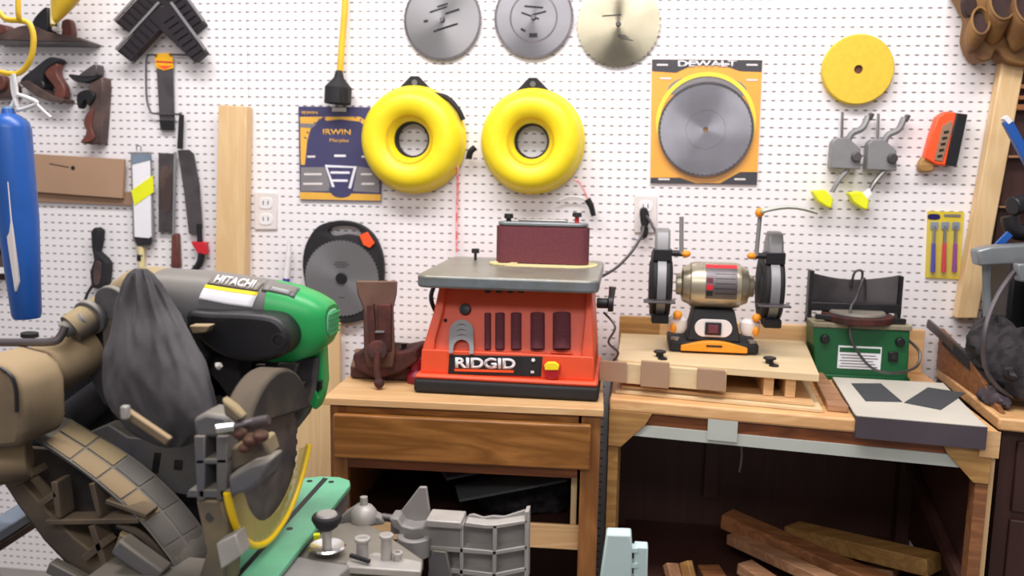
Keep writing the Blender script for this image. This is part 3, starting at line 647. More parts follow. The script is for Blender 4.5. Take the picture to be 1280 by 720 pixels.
MB().bx(x0+.018, x1-.018, yf+.03, yf+.042, .490, .552).done('pull_out_rail', 'pinex', t, bevel=.002, label='pale pine rail across the open bay')
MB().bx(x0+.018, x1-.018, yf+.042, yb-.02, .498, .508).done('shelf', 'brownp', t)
MB().bx(x1-.066, x1-.052, yf+.045, yf+.06, .51, .685).done('runner_post', 'pine', t)
t.location.y += CABDY; t.location.x -= .011; t.rotation_euler.z = CABR
# things kept in the bay
def heap(name, label, cat, c, r, m, seed, group=None, amp=.25, squash=1):
    rng = random.Random(seed); ph = [rng.uniform(0, 6.28) for _ in range(8)]
    mb = MB(); rr = []; n = 28; c = Vector(c)
    for j in range(13):
        th = -math.pi/2+math.pi*j/12; q = max(math.cos(th), 1e-3)
        ring = []
        for k in range(n):
            a = 2*math.pi*k/n
            f = 1+amp*(.5*math.sin(3*a+ph[0]+2*th)+.3*math.sin(5*a+ph[1]-3*th)+.25*math.sin(8*a+ph[2]+5*th))
            ring.append(c+Vector((r[0]*q*math.cos(a)*f, r[1]*q*math.sin(a)*f, r[2]*max(math.sin(th), -.6)*(1+.15*math.sin(4*a+ph[3])))))
        rr.append(ring)
    o = mb.rings(rr).done(name, m)
    return tag(o, label, cat, group)
heap('plastic_bag', 'crumpled dark grey plastic bag in the open bay of the oak cabinet', 'bag', (-.26, -.36, .545), (.16, .10, .06), 'bag', 3)
for i, (a, b, z, lab) in enumerate((((-.45, -.50), (-.12, -.34), .665, 'dark grey sheet leaning highest across the bay of the oak cabinet'), ((-.40, -.55), (-.14, -.47), .632, 'dark grey sheet lying lower in front in the oak cabinet bay'))):
    o = MB().bar((a[0], a[1], z-.03), (b[0], b[1], z+.01), .10, .006).done('plastic_sheet', 'sand'); tag(o, lab, 'sheet', 'dark sheets in the cabinet bay')
o = MB().lathe([(.0, 0), (.022, 0), (.024, .01), (.024, .05), (.015, .062), (.0, .062)], (-.135, -.36, .50), (0, 0, 1), 20).done('red_can', 'crimson', bevel=.001); tag(o, 'small red can at the right end of the cabinet bay', 'can')
t = thing('side_board', 'tall pale plywood board standing between the saw and the oak cabinet', 'board', (-.80, -.2, 0))
t.name = 'side_board_frame'; bpy.data.objects.remove(t)
t = tag(MB().prism([(-1.02, -.055, 0), (-.872, -.06, 0), (-.872, -.06, .93), (-1.02, -.055, .93)], (0, .018, 0)).done('side_board', 'pine', bevel=.001), 'tall pale plywood board standing between the saw and the oak cabinet', 'board')
# ================================================================ bench with grinder
FL, FR = Vector((-.027, -.515)), Vector((.832, -.632)); BLx, BRx, BY = -.012, .855, -.03
t = thing('wooden_workbench', 'long wooden workbench under the grinder with pale corner brackets and a white strip', 'workbench', (.4, -.35, 0))
e = (FR-FL).normalized(); nrm = Vector((e.y, -e.x))   # towards the camera
MB().prism([(FL.x, FL.y, .86), (FR.x, FR.y, .86), (BRx, BY, .86), (BLx, BY, .86)], (0, 0, -.033)).done('worktop', 'bench', t, bevel=.006, seg=3)
def fb(a, b, z0, z1, off, th, name, m, **k):
    """a board along the front edge, from fraction a to b, set back by off"""
    p = FL+(FR-FL)*a-nrm*off; q = FL+(FR-FL)*b-nrm*off; r = nrm*(-th)
    return MB().prism([(p.x, p.y, z0), (q.x, q.y, z0), (q.x+r.x, q.y+r.y, z0), (p.x+r.x, p.y+r.y, z0)], (0, 0, z1-z0)).done(name, m, t, **k)
fb(.01, .985, .793, .827, .012, .02, 'apron', 'oakd')
fb(.04, .965, .768, .796, .006, .012, 'strip', 'dwhite', label='off white painted strip under the apron')
fb(.275, .355, .778, .829, .0, .008, 'patch', 'dwhite', label='off white patch on the apron')
fb(.0, .028, 0, .827, .006, .05, 'leg', 'lum3'); fb(.955, .985, 0, .827, .006, .05, 'leg', 'lum')
fb(.985, 1.0, .0, .79, .02, .02, 'edge_strip', 'pine')
for s in (0, 1):
    a = FL if s == 0 else FL+(FR-FL)*.985; dr = e if s == 0 else -e
    pts = [(a, .829), (a+dr*.105, .829), (a+dr*.09, .80), (a+dr*.032, .738), (a, .738)]
    MB().prism([(p.x, p.y, z) for p, z in pts], (-nrm.x*.006, -nrm.y*.006, 0)).done('corner_bracket', 'lum3', t, bevel=.001)
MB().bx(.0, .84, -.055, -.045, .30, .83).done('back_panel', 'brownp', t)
MB().bx(-.030, -.018, -.46, -.06, 0, .825).done('side_panel', 'brownp', t)  # dark panel added so the gap beside the oak cabinet looks black
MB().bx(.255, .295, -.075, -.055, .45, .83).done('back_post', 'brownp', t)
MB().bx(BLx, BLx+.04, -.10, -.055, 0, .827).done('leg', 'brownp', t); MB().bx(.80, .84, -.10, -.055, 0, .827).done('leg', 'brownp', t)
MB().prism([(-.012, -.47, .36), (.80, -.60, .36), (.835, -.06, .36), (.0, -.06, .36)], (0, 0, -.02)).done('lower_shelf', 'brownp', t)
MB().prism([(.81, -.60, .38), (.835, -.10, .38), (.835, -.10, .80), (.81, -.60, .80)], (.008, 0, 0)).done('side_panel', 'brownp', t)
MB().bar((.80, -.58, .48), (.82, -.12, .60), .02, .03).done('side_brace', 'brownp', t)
MB().bx(BLx, .105, -.085, -.06, .86, .99).done('backsplash', 'lum3', t)
MB().bx(.105, .84, -.085, -.06, .86, .985).done('backsplash', 'pinex', t, bevel=.002)
MB().tube([W(925, 540, -.5), W(927, 570, -.5), W(924, 590, -.5)], .003, 8).done('hanging_wire', 'steeld', t)
fb(.955, 1.0, .80, .86, -.003, .004, 'end_block', 'pinex')
# thin sheets on the bench and the grinder's board
def quad(p, z0, z1): return MB().prism([(a, b, z0) for a, b in p], (0, 0, z1-z0))
o = quad([(-.015, -.47), (.47, -.555), (.50, -.10), (-.005, -.10)], .861, .869).done('plywood_sheet', 'pale', bevel=.001); tag(o, 'bottom thin wooden sheet lying on the bench below the grinder board', 'sheet', 'thin sheets on the bench')
o = quad([(.0, -.455), (.455, -.535), (.48, -.10), (.005, -.10)], .870, .878).done('plywood_sheet', 'pinex', bevel=.001); tag(o, 'upper thin wooden sheet lying between bench and grinder board', 'sheet', 'thin sheets on the bench')
o = quad([(.485, -.535), (.53, -.545), (.545, -.20), (.515, -.20)], .870-.009, .878).done('wooden_strip', 'lum2', bevel=.002); tag(o, 'short wooden strip on the bench between grinder board and white sheet', 'strip')
for i, (a, b, lab) in enumerate(((.355, -.49, 'left of the two short wooden cleats under the right end of the grinder board'), (.405, -.497, 'right of the two short wooden cleats under the right end of the grinder board'), (.085, -.455, 'single narrow cleat under the left end of the grinder board'))):
    o = MB().bx(a-.012, a+.012, b-.0, b+.33, .879, .9255).done('wooden_cleat', 'pinex', bevel=.001); tag(o, lab, 'cleat', 'cleats under the grinder board')
t = thing('grinder_board', 'pale plywood board carrying the bench grinder, with brown blocks along its front', 'board', (.23, -.28, .926))
quad([(-.012, -.455), (.465, -.518), (.512, -.10), (-.006, -.10)], .926, .944).done('panel', 'pale', t, bevel=.001)
MB().bar((-.012, -.464, .914), (.252, -.505, .914), .018, .05).done('batten', 'pale', t, bevel=.001)
for a, b, z0, z1 in ((-.055, .012, .893, .944), (.047, .115, .888, .952), (.182, .247, .893, .944)):
    ya = -.464-.155*a
    MB().prism([(a, ya-.012, z0), (b, ya-.012-.155*(b-a), z0), (b, ya-.012-.155*(b-a), z1), (a, ya-.012, z1)], (0, -.012, 0)).done('front_block', 'card', t, bevel=.001)
for a, b in ((.095, -.40), (.365, -.42)):
    MB().cyl((a, b, .944), (a, b, .955), .010, .010, 16).cyl((a, b, .955), (a, b, .960), .016, .016, 16).done('bolt_knob', 'black', t, bevel=.001)
    MB().cyl((a+.006, b-.03, .944), (a+.006, b-.03, .948), .012, .012, 16).done('washer', 'black', t)

# ================================================================ spindle sander
t = thing('spindle_sander', 'orange red oscillating belt sander with grey table on the oak cabinet', 'sander', (-.285, -.40, .86))
MB().bx(-.510, -.053, -.566, -.26, .862, .896).done('base_tray', 'rubber', t, bevel=.008, seg=3)
MB().bx(-.507, -.056, -.562, -.26, .896, .908).done('lower_lip', 'orange', t, bevel=.006, seg=3)
def loftbox(secs):
    return MB().rings([[(a, c, z), (b, c, z), (b, d, z), (a, d, z)] for a, b, c, d, z in secs])
loftbox([(-.498, -.065, -.545, -.27, .907), (-.494, -.068, -.545, -.27, .968)]).done('lower_body', 'orange', t, bevel=.004)
loftbox([(-.470, -.085, -.532, -.27, .966), (-.470, -.085, -.498, -.27, 1.055), (-.455, -.09, -.468, -.27, 1.133)]).done('tool_rack', 'orange', t, bevel=.002)
for s in (0, 1):
    xo, xi = (-.494, -.462) if s == 0 else (-.068, -.098)
    xt, xj = (-.462, -.447) if s == 0 else (-.080, -.094)
    MB().rings([[(xo, -.543, .966), (xi, -.543, .966), (xi, -.27, .966), (xo, -.27, .966)],
                [(xo*.985 if s == 0 else xo-.002, -.540, .99), (xi, -.536, .99), (xi, -.27, .99), (xo*.985 if s == 0 else xo-.002, -.27, .99)],
                [(xt-.008 if s == 0 else xt+.004, -.515, 1.06), (xj, -.515, 1.06), (xj, -.27, 1.06), (xt-.008 if s == 0 else xt+.004, -.27, 1.06)],
                [(xt, -.478, 1.133), (xj, -.478, 1.133), (xj, -.27, 1.133), (xt, -.27, 1.133)]]).done('side_wing', 'orange', t, bevel=.003)
for px in (606, 620, 634, 648): pl([(px, 362), (px+7, 362), (px+7, 366), (px, 366)], -.482, .01).done('vent_slot', 'black', t)
# sanding sleeves and insert rings in the rack
def onrack(px, py, off=.0):
    # the rack's face slopes back: y -.532 at z .966 to -.498 at 1.055
    p = W(px, py, -.52)
    for _ in range(4): y = -.532+(p.z-.966)/(.089)*.034-off; p = W(px, py, y)
    return p
for xa, xb in ((605.5, 614), (619, 631), (638.5, 652), (663, 681), (691, 713.5)):
    r = (xb-xa)/2*mpp(660, 415, -.52); a = onrack((xa+xb)/2, 391.5, -.0); b = onrack((xa+xb)/2, 437, -.0)
    s = MB().cyl(a, b, r, r, 20).done('sanding_sleeve', 'grit', t, bevel=.001)
    MB().cyl(b+(b-a).normalized()*.0004, b+(b-a).normalized()*.001, r*.8, r*.8, 18).done('sleeve_bore', 'black', s)
    MB().box(b+Vector((0, -.004, -.006)), (2*r+.008, .018, .004)).done('rack_ledge', 'orange', t, bevel=.001)
for i in range(4):
    a = onrack(577, 416+i*6.5, .004+.004*i); R = .031
    m = MB(); seg = []
    P_ = [(R*math.cos(rad(k*10)), R*math.sin(rad(k*10))) for k in range(19)]+[(-R, -.012), (-R*.66, -.012)]+[(R*.66*math.cos(rad(180-k*10)), R*.66*math.sin(rad(180-k*10))) for k in range(19)]+[(R*.66, -.012), (R, -.012)]
    m.prism([a+Vector((x, .36*z, z)) for x, z in P_], (0, -.0035, .001)).done('insert_ring', 'ggrey', t)
a = onrack(582, 387); MB().lathe([(.0, 0), (.014, 0), (.015, .004), (.013, .014), (.0, .016)], a, (0, -1, .3), 20).done('knob', 'black', t)
a = onrack(557, 400); MB().cyl(a, a+Vector((0, -.006, 0)), .004, .004, 10).done('screw', 'black', t)
lp = pl([(561.5, 443.5), (678, 446), (676, 471), (560, 467.5)], -.5475, .004).done('label_plate', 'rubber', t, bevel=.001)
rr = W(645, 455, -.55)-W(568, 453.5, -.55); uu = Vector((0, 0, 1))
text('RIDGID', 'lettering', 'paper', t, W(606.5, 454, -.5478), .027, right=rr, width=.150, bold=.035)
pl([(568, 461), (642, 463), (642, 466), (568, 464)], -.5482, .001).done('underline', 'hot', t)
pl([(654, 446), (675, 446.5), (674, 470), (653, 469.5)], -.5482, .001).done('switch_panel', 'blackm', t)
MB().cyl(W(666.5, 450, -.5485), W(666.5, 450, -.550), .0045, .0045, 12).done('off_mark', 'ivory', t)
MB().box(W(665.5, 465, -.5495), (.008, .001, .006)).done('on_mark', 'ivory', t)
sw = pl([(678, 455), (700, 455), (700, 466), (694, 475), (684, 475), (679, 466)], -.558, .014, 0).done('switch_housing', 'red', t, bevel=.003)
pl([(680, 457), (684, 453), (694, 453), (699, 457), (698, 463), (681, 463)], -.568, .012, 0).done('switch_key', 'yellow', sw, bevel=.002)
# right side fittings
MB().cyl((-.068, -.45, 1.085), (-.040, -.45, 1.085), .013, .013, 18).cyl((-.040, -.45, 1.085), (-.026, -.45, 1.085), .021, .021, 20).done('tilt_knob', 'black', t, bevel=.002)
MB().cyl((-.033, -.455, 1.085), (-.030, -.455, 1.128), .006, .009, 12).done('lever', 'steeld', t)
MB().tube([(-.05, -.44, 1.06), (-.02, -.47, 1.03), (-.035, -.47, .99), (-.01, -.46, .96), (-.04, -.45, .92)], .003, 8).done('spring', 'steeld', t)
MB().tube([(-.485, -.40, 1.13), (-.490, -.46, 1.09), (-.482, -.45, 1.05), (-.475, -.42, 1.03)], .006, 8).done('tilt_bracket', 'rubber', t)
# table
def roundrect(x0, x1, y0, y1, r, n=6):
    out = []
    for cx, cy, a0 in ((x1-r, y1-r, 0), (x0+r, y1-r, 90), (x0+r, y0+r, 180), (x1-r, y0+r, 270)):
        for i in range(n+1): a = rad(a0+90*i/n); out.append((cx+r*math.cos(a), cy+r*math.sin(a)))
    return out
TZ = 1.160
MB().prism([(a, b, TZ) for a, b in roundrect(-.497, -.060, -.600, -.15, .03)], (0, 0, -.031)).done('table', 'table', t, bevel=.006, seg=3)
MB().bx(-.43, -.11, -.44, -.3, 1.11, 1.131).done('table_support', 'blackm', t)
pr = roundrect(-.35, -.075, -.36, -.20, .07)
MB().prism([(a, b, TZ+.002) for a, b in pr], (0, 0, -.003)).done('table_insert', 'dustpale', t, label='pale sawdust covered insert plate')
MB().lathe([(.020, 0), (.038, 0), (.038, .004), (.020, .004)], (-.325, -.315, TZ+.001), (0, 0, 1), 36, closed=True).done('insert_ring', 'dustpale', t)
BX0, BX1, BYc, br = -.349, -.098, -.285, .026
loop = [(BX0+br+br*math.cos(rad(a)), BYc+br*math.sin(rad(a))) for a in range(90, 271, 15)]+[(BX1-br+br*math.cos(rad(a)), BYc+br*math.sin(rad(a))) for a in range(-90, 91, 15)]
MB().prism([(a, b, TZ+.004) for a, b in loop], (0, 0, .098)).done('sanding_belt', 'grit', t, angle=50)
cap = [(BX0-.0+.0+(a-BX0)*.97+.004, BYc+(b-BYc)*1.0) for a, b in loop]
MB().prism([(a, b, TZ+.104) for a, b in cap], (0, 0, .010)).done('belt_cover', 'tgrey', t, bevel=.003)
MB().bx(BX0+.06, BX1-.06, BYc-.012, BYc+.012, TZ+.113, TZ+.121).done('cover_plate', 'steel', t, bevel=.002)
MB().cyl((BX0+.032, BYc, TZ+.112), (BX0+.032, BYc, TZ+.122), .007, .007, 12).cyl((BX0+.032, BYc, TZ+.122), (BX0+.032, BYc, TZ+.134), .013, .012, 16).done('cover_knob', 'black', t, bevel=.001)
MB().cyl((BX1-.035, BYc, TZ+.112), (BX1-.035, BYc, TZ+.130), .006, .006, 12).done('tension_stem', 'red', t)
MB().cyl((BX1-.035, BYc, TZ+.130), (BX1-.035, BYc, TZ+.141), .013, .012, 16).done('tension_knob', 'blackm', t, bevel=.001)
MB().cyl((-.415, -.24, TZ), (-.415, -.24, TZ+.02), .004, .004, 10).cyl((-.415, -.24, TZ+.02), (-.415, -.24, TZ+.032), .011, .011, 14).done('lock_knob', 'blackm', t, bevel=.001)
# ================================================================ vise
t = thing('rusty_vise', 'rusty maroon iron vise standing on end on the oak cabinet left of the sander', 'vise', (-.63, -.45, .86))
def wz(px, py, Y): p = W(px, py, Y); return (p.x, p.y, p.z)
mb = MB().rings([[wz(445, 351, -.47), wz(497, 351, -.47), wz(497, 351, -.40), wz(445, 351, -.40)], [wz(447, 368, -.475), wz(496, 368, -.475), wz(496, 368, -.39), wz(447, 368, -.39)],
  [wz(454, 385, -.49), wz(492, 385, -.49), wz(492, 385, -.38), wz(454, 385, -.38)], [wz(455, 440, -.50), wz(494, 440, -.50), wz(494, 440, -.36), wz(455, 440, -.36)], [wz(458, 460, -.50), wz(492, 460, -.50), wz(492, 460, -.36), wz(458, 460, -.36)]])
mb.done('jaw_body', 'rusttan', t, bevel=.004)
pl([(458, 382), (466, 380), (470, 430), (462, 436)], -.505, .03).done('rib', 'rust', t, bevel=.003)
pl([(470, 380), (488, 380), (490, 440), (473, 440)], -.503, .02).done('screw_cover', 'rust', t, bevel=.005)
pl([(469, 414), (480, 414), (480, 416), (469, 416)], -.51, .01).done('plate', 'ggrey', t)
MB().cyl(W(472, 438, -.53), W(472, 438, -.42), .026, .026, 24).done('hub', 'rust', t, bevel=.004)
pl([(440, 444), (455, 437), (500, 440), (520, 436), (523, 452), (500, 466), (470, 474), (444, 462)], -.49, .12, 0).done('anvil', 'rust', t, bevel=.006)
MB().prism([Z(a, b, .862) for a, b in ((438, 473), (520, 477), (516, 452), (444, 450))], (0, 0, .035)).done('base', 'rusttan', t, bevel=.006)
MB().tube([W(472, 440, -.54), W(471, 462, -.545), W(474, 478, -.55)], .008, 10).ell(W(474, 479, -.55), (.013, .013, .013)).done('handle', 'rust', t)
MB().tube([W(494, 442, -.46), W(506, 437, -.46), W(523, 439, -.46)], .006, 8).done('lever', 'black', t)
MB().cyl(W(505, 438, -.46), W(505, 429, -.46), .005, .008, 12).done('lever_knob', 'black', t)
o = MB().lathe([(.0, 0), (.026, 0), (.028, .004), (.028, .02), (.018, .034), (.018, .05), (.024, .056), (.024, .066), (.0, .068)], (-.526, -.46, .861), (0, 0, 1), 24).done('red_spool', 'crimson'); tag(o, 'red round spool standing between the vise and the orange sander', 'spool')

# ================================================================ bench grinder
t = thing('bench_grinder', 'champagne and black bench grinder with amber trim on the plywood board', 'grinder', (.235, -.28, .944))
gz = .9445
def gp(px, py, Y=-.3): return W(px, py, Y)
cx = .236; gy = -.26
MB().prism([(cx-.115, -.335, gz), (cx+.115, -.335, gz), (cx+.115, -.185, gz), (cx-.115, -.185, gz)], (0, 0, .03)).done('base', 'rubber', t, bevel=.008, seg=3)
for s in (-1, 1):
    MB().cyl((cx+s*.098, -.318, gz+.03), (cx+s*.098, -.318, gz+.036), .012, .012, 16).done('base_bolt', 'steel', t)
arc = [(cx-.085, gz+.006)]+[(cx-.085+.17*i/12, gz+.020+.014*math.sin(math.pi*i/12)) for i in range(13)]+[(cx+.085, gz+.006)]
MB().prism([(a, -.345, b) for a, b in arc], (0, .02, 0)).done('amber_trim', 'orangel', t, bevel=.002)
MB().box((cx, -.3458, gz+.022), (.04, .001, .005)).done('print', 'rubber', t)
MB().rings([[(cx-.07, -.325, gz+.03), (cx+.07, -.325, gz+.03), (cx+.07, -.20, gz+.03), (cx-.07, -.20, gz+.03)], [(cx-.06, -.315, gz+.075), (cx+.06, -.315, gz+.075), (cx+.06, -.21, gz+.075), (cx-.06, -.21, gz+.075)], [(cx-.052, -.31, gz+.112), (cx+.052, -.31, gz+.112), (cx+.052, -.21, gz+.112), (cx-.052, -.21, gz+.112)]]).done('pedestal', 'rubber', t, bevel=.004)
pts = [(cx+a, b) for a, b in roundrect(-.05, .046, gz+.042, gz+.088, .0225)]
MB().prism([(a, -.324, b) for a, b in pts], (0, .008, 0)).done('switch_plate', 'ivory', t, bevel=.001)
MB().bx(cx-.024, cx+.018, -.330, -.322, gz+.048, gz+.081).done('switch', 'blackm', t, bevel=.002)
MB().bx(cx-.016, cx+.010, -.334, -.328, gz+.053, gz+.076).done('switch_rocker', 'grit', t, bevel=.002)
mz = 1.118; my = -.275
MB().lathe([(.0, 0), (.028, 0), (.03, .012), (.046, .016), (.052, .03), (.054, .034), (.058, .036), (.061, .05), (.061, .15), (.058, .164), (.054, .166), (.052, .17), (.046, .184), (.03, .188), (.028, .2), (.0, .2)], (cx-.1, my, mz), (1, 0, 0), 48).done('motor_housing', 'beige', t, angle=30)
# rating plate wrapped round the front of the motor
def wrap(xa, xb, a0, a1, r, m, nm):
    mb = MB(); rr = []
    for i in range(13):
        a = rad(a0+(a1-a0)*i/12); rr.append([(xa, my-r*math.cos(a), mz+r*math.sin(a)), (xb, my-r*math.cos(a), mz+r*math.sin(a)), (xb, my-(r-.003)*math.cos(a), mz+(r-.003)*math.sin(a)), (xa, my-(r-.003)*math.cos(a), mz+(r-.003)*math.sin(a))])
    return mb.rings(rr).done(nm, m, t)
wrap(cx-.028, cx+.052, -28, 52, .0625, 'steeld', 'rating_plate'); wrap(cx-.028, cx+.052, 52, 66, .0626, 'red', 'rating_plate_header')
wrap(cx-.026, cx-.010, -5, 8, .0631, 'red', 'warning_mark'); wrap(cx-.026, cx-.010, -20, -8, .0631, 'black', 'warning_mark'); wrap(cx-.026, cx-.010, 12, 24, .0631, 'grit', 'warning_mark')
for a in (-14, -2, 10, 22, 34): wrap(cx-.004, cx+.048, a, a+1.6, .0629, 'black', 'print')
for s in (-1, 1):
    gx = cx+s*.142
    mb = MB(); mb.lathe([(.0, -.026), (.085, -.026), (.092, -.020), (.092, .020), (.085, .026), (.0, .026)], (gx, my, mz), (1, 0, 0), 48).done('wheel_guard', 'rubber', t, bevel=.002)
    MB().lathe([(.0, -.03), (.06, -.03), (.06, .03), (.0, .03)], (gx, my, mz), (1, 0, 0), 36).done('guard_plate', 'blackm', t, bevel=.003)
    MB().lathe([(.03, -.011), (.088, -.011), (.088, .011), (.03, .011)], (gx, my-.012, mz), (1, 0, 0), 48).done('grinding_wheel', 'ggrey', t)
    MB().bx(gx-.022, gx+.022, my-.085, my-.02, 1.022, 1.045).done('guard_foot', 'rubber', t, bevel=.004)
    MB().prism([(gx-.019, my-.07, 1.19), (gx-.019, my+.02, 1.19), (gx-.019, my+.02, 1.235), (gx-.019, my-.015, 1.268), (gx-.019, my-.05, 1.262), (gx-.019, my-.07, 1.23)], (.038, 0, 0)).done('spark_guard', 'ggrey', t, bevel=.006)
    MB().bx(gx-.024, gx+.024, my-.072, my-.03, 1.185, 1.215).done('guard_bracket', 'black', t, bevel=.002)
    MB().bar((gx-.045, my-.11, 1.085), (gx+.035, my-.11, 1.085), .04, .005).done('tool_rest', 'steeld', t, bevel=.001)
    # eye shield arm
    ax = gx-s*.048
    MB().cyl((gx-s*.02, my-.06, 1.205), (ax-s*.004, my-.06, 1.205), .008, .008, 12).done('arm_clamp', 'black', t)
    MB().cyl((ax, my-.065, 1.205), (ax+s*.004, my-.065, 1.30 if s < 0 else 1.318), .0055, .0055, 12).done('shield_rod', 'ggrey', t)
    MB().ell((ax-s*.012, my-.068, 1.205), (.012, .01, .009)).done('clamp_knob', 'orangel', t)
    # coolant cup like tool rest bracket
    kx = cx+s*.094
    MB().lathe([(.0, 0), (.020, 0), (.026, .012), (.026, .034), (.018, .042), (.0, .044)], (kx, -.30, gz+.048), (0, 0, 1), 24).done('rest_bracket', 'ivory', t)
    MB().ell((kx+s*(.002 if s < 0 else .012), -.325, gz+.098), (.012, .012, .011)).done('rest_knob', 'orangel', t)
    MB().ell((kx-s*(-.012), -.325, gz+.062), (.009, .010, .013)).done('rest_knob', 'orangel', t)
MB().ell((cx+.096, my-.07, 1.316), (.012, .012, .012)).done('shield_knob', 'orangel', t)
MB().rings([[(cx+.096+.13*u, my-.07-.055*math.cos(v), 1.325+.012*math.sin(math.pi*u)-.004*math.cos(v)) for v in (0, .5, 1, 1.5)]+[(cx+.096+.13*u, my-.07-.05*math.cos(v), 1.320+.012*math.sin(math.pi*u)-.004*math.cos(v)) for v in (1.5, 1, .5, 0)] for u in (0, .15, .3, .45, .6, .75, .9, 1)]).done('eye_shield', 'dwhite', t)

# ================================================================ green sharpener
t = thing('wet_sharpener', 'dark green metal box sharpener with horizontal wheel and curved grey guard', 'sharpener', (.64, -.12, .86))
gY = -.205
sh = lambda px, py, y=gY: W(px, py, y)
MB().rings([[(.522, gY, .862), (.765, gY, .862), (.765, -.10, .862), (.522, -.10, .862)], [(.512, gY+.003, 1.005), (.762, gY+.003, 1.003), (.762, -.10, 1.003), (.512, -.10, 1.005)]]).done('body', 'green', t, bevel=.004)
MB().bx(.516, .770, gY-.004, -.099, .862, .874).done('bottom_rim', 'green', t, bevel=.002)
MB().bx(.508, .766, gY-.001, -.099, 1.003, 1.016).done('top_deck', 'tan', t, bevel=.002)
MB().cyl((.637, -.150, 1.016), (.637, -.150, 1.036), .092, .094, 48).done('wheel', 'rust', t, bevel=.003)
MB().cyl((.637, -.150, 1.036), (.637, -.150, 1.044), .075, .07, 40).done('wheel_face', 'castg', t, bevel=.002)
MB().bar((.517, -.19, 1.03), (.752, -.19, 1.026), .014, .014).done('crossbar', 'black', t, bevel=.002)
n = 16; top = [(.512+.242*i/n, 1.140-.022*math.sin(math.pi*i/n)) for i in range(n+1)]
mb = MB(); rr = []
for i in range(n+1):
    x = .512+.242*i/n; y = -.115+.03*math.sin(math.pi*i/n); zt = 1.142-.020*math.sin(math.pi*i/n)
    rr.append([(x, y, 1.045), (x, y, zt), (x, y+.004, zt), (x, y+.004, 1.045)])
mb.rings(rr).done('splash_guard', 'steeld', t)
MB().bx(.508, .520, -.13, -.10, 1.0, 1.148).done('guard_post', 'black', t); MB().bx(.748, .757, -.13, -.10, 1.0, 1.14).done('guard_post', 'black', t)
MB().bx(.515, .755, -.140, -.118, 1.038, 1.062).done('guard_foot', 'black', t, bevel=.002)
for a, z in ((.543, .972), (.737, .972)): MB().cyl((a, gY+.002, z), (a, gY-.010, z), .013, .011, 20).done('knob', 'black', t, bevel=.002)
MB().bx(.710, .734, gY-.006, gY+.004, .918, .944).done('switch', 'black', t, bevel=.002); MB().bx(.716, .728, gY-.010, gY-.004, .926, .938).done('switch_rocker', 'blackm', t)
MB().bx(.580, .692, gY-.001, gY+.004, .893, .955).done('label_plate', 'paper', t)
MB().bx(.583, .689, gY-.0018, gY, .938, .951).done('label_header', 'green', t)
for i in range(5): MB().bx(.585+.004*(i % 2), .684-.006*(i % 3), gY-.0016, gY, .898+i*.0078, .9002+i*.0078).done('label_line', 'steeld', t)
MB().tube([(.66, -.13, 1.07), (.645, -.16, 1.135), (.625, -.17, 1.08), (.608, -.19, 1.055), (.603, -.215, 1.01), (.612, -.225, .965), (.66, -.235, .905), (.72, -.235, .893), (.785, -.20, .905), (.80, -.17, .94), (.772, -.16, .97)], .0038, 8).done('power_cable', 'steeld', t)
MB().tube([(.63, -.09, 1.10), (.632, -.11, 1.145), (.652, -.11, 1.147), (.655, -.09, 1.10)], .0036, 8).done('cable_loop', 'steeld', t)

# ================================================================ white sheet and sandpaper
t = thing('white_board', 'off white board with a thick dark plum front edge, right end of the bench', 'board', (.69, -.4, .861))
A = [(.533, -.595), (.800, -.625), (.845, -.235), (.565, -.225)]
quad(A, .869, .872).done('white_face', 'offw', t)
quad(A, .861, .869).done('core', 'plum', t)
MB().prism([(.533, -.607, .8715), (.800, -.643, .8715), (.800, -.643, .820), (.533, -.607, .820)], (0, .010, 0)).done('front_edge', 'plum', t, bevel=.001)
MB().prism([(.533, -.607, .8735), (.800, -.643, .8735), (.800, -.620, .8735), (.533, -.590, .8735)], (0, 0, -.0018)).done('white_lip', 'offw', t)
for pts, lab in (([(1064, 479), (1101, 479), (1128, 502), (1082, 501)], 'left dark sandpaper sheet on the white board'), ([(1130, 503), (1160, 484), (1207, 491), (1176, 512)], 'right dark sandpaper sheet on the white board, turned like a diamond')):
    p = [Z(a, b, .8735) for a, b in pts]; o = MB().prism(p, (0, 0, -.001)).done('sandpaper_sheet', 'sand'); tag(o, lab, 'sandpaper', 'sandpaper sheets on the white board')

# ================================================================ lumber under the bench
def plank(p0, p1, w, h, m, label, roll=0.0):
    o = MB().bar(p0, p1, w, h, up=(math.sin(roll), 0, math.cos(roll))).done('lumber_offcut', m, bevel=.002)
    return tag(o, label, 'lumber', 'lumber offcuts under the workbench')
plank(W(908, 648, -.22), W(1120, 741, -.50), .06, .042, 'lum', 'long thick orange brown board slanting down across the offcut pile')
plank(W(915, 672, -.27), W(1075, 745, -.56), .045, .028, 'lum2', 'pinkish board lying just below the thick orange brown one')
plank(W(990, 664, -.12), W(1168, 706, -.42), .07, .045, 'lum3', 'yellowish board with square end at the right of the pile')
plank(W(1000, 700, -.2), W(1120, 716, -.34), .05, .02, 'lum2', 'flat board beneath the yellowish board', .2)
plank(W(838, 705, -.42), W(846, 735, -.46), .04, .02, 'lum2', 'leftmost short upright offcut under the bench', .3)
plank(W(857, 702, -.42), W(866, 740, -.46), .02, .03, 'lum3', 'thin short offcut second from the left under the bench', .3)
plank(W(885, 712, -.35), W(905, 745, -.5), .06, .03, 'lum', 'dull short offcut in the middle front of the pile')
plank(W(930, 708, -.40), W(985, 745, -.52), .05, .03, 'lum2', 'pinkish short offcut in front, under the two long boards')
plank(W(895, 725, -.25), W(1110, 730, -.25), .22, .03, 'brownp', 'dark wide board at the bottom of the offcut pile')

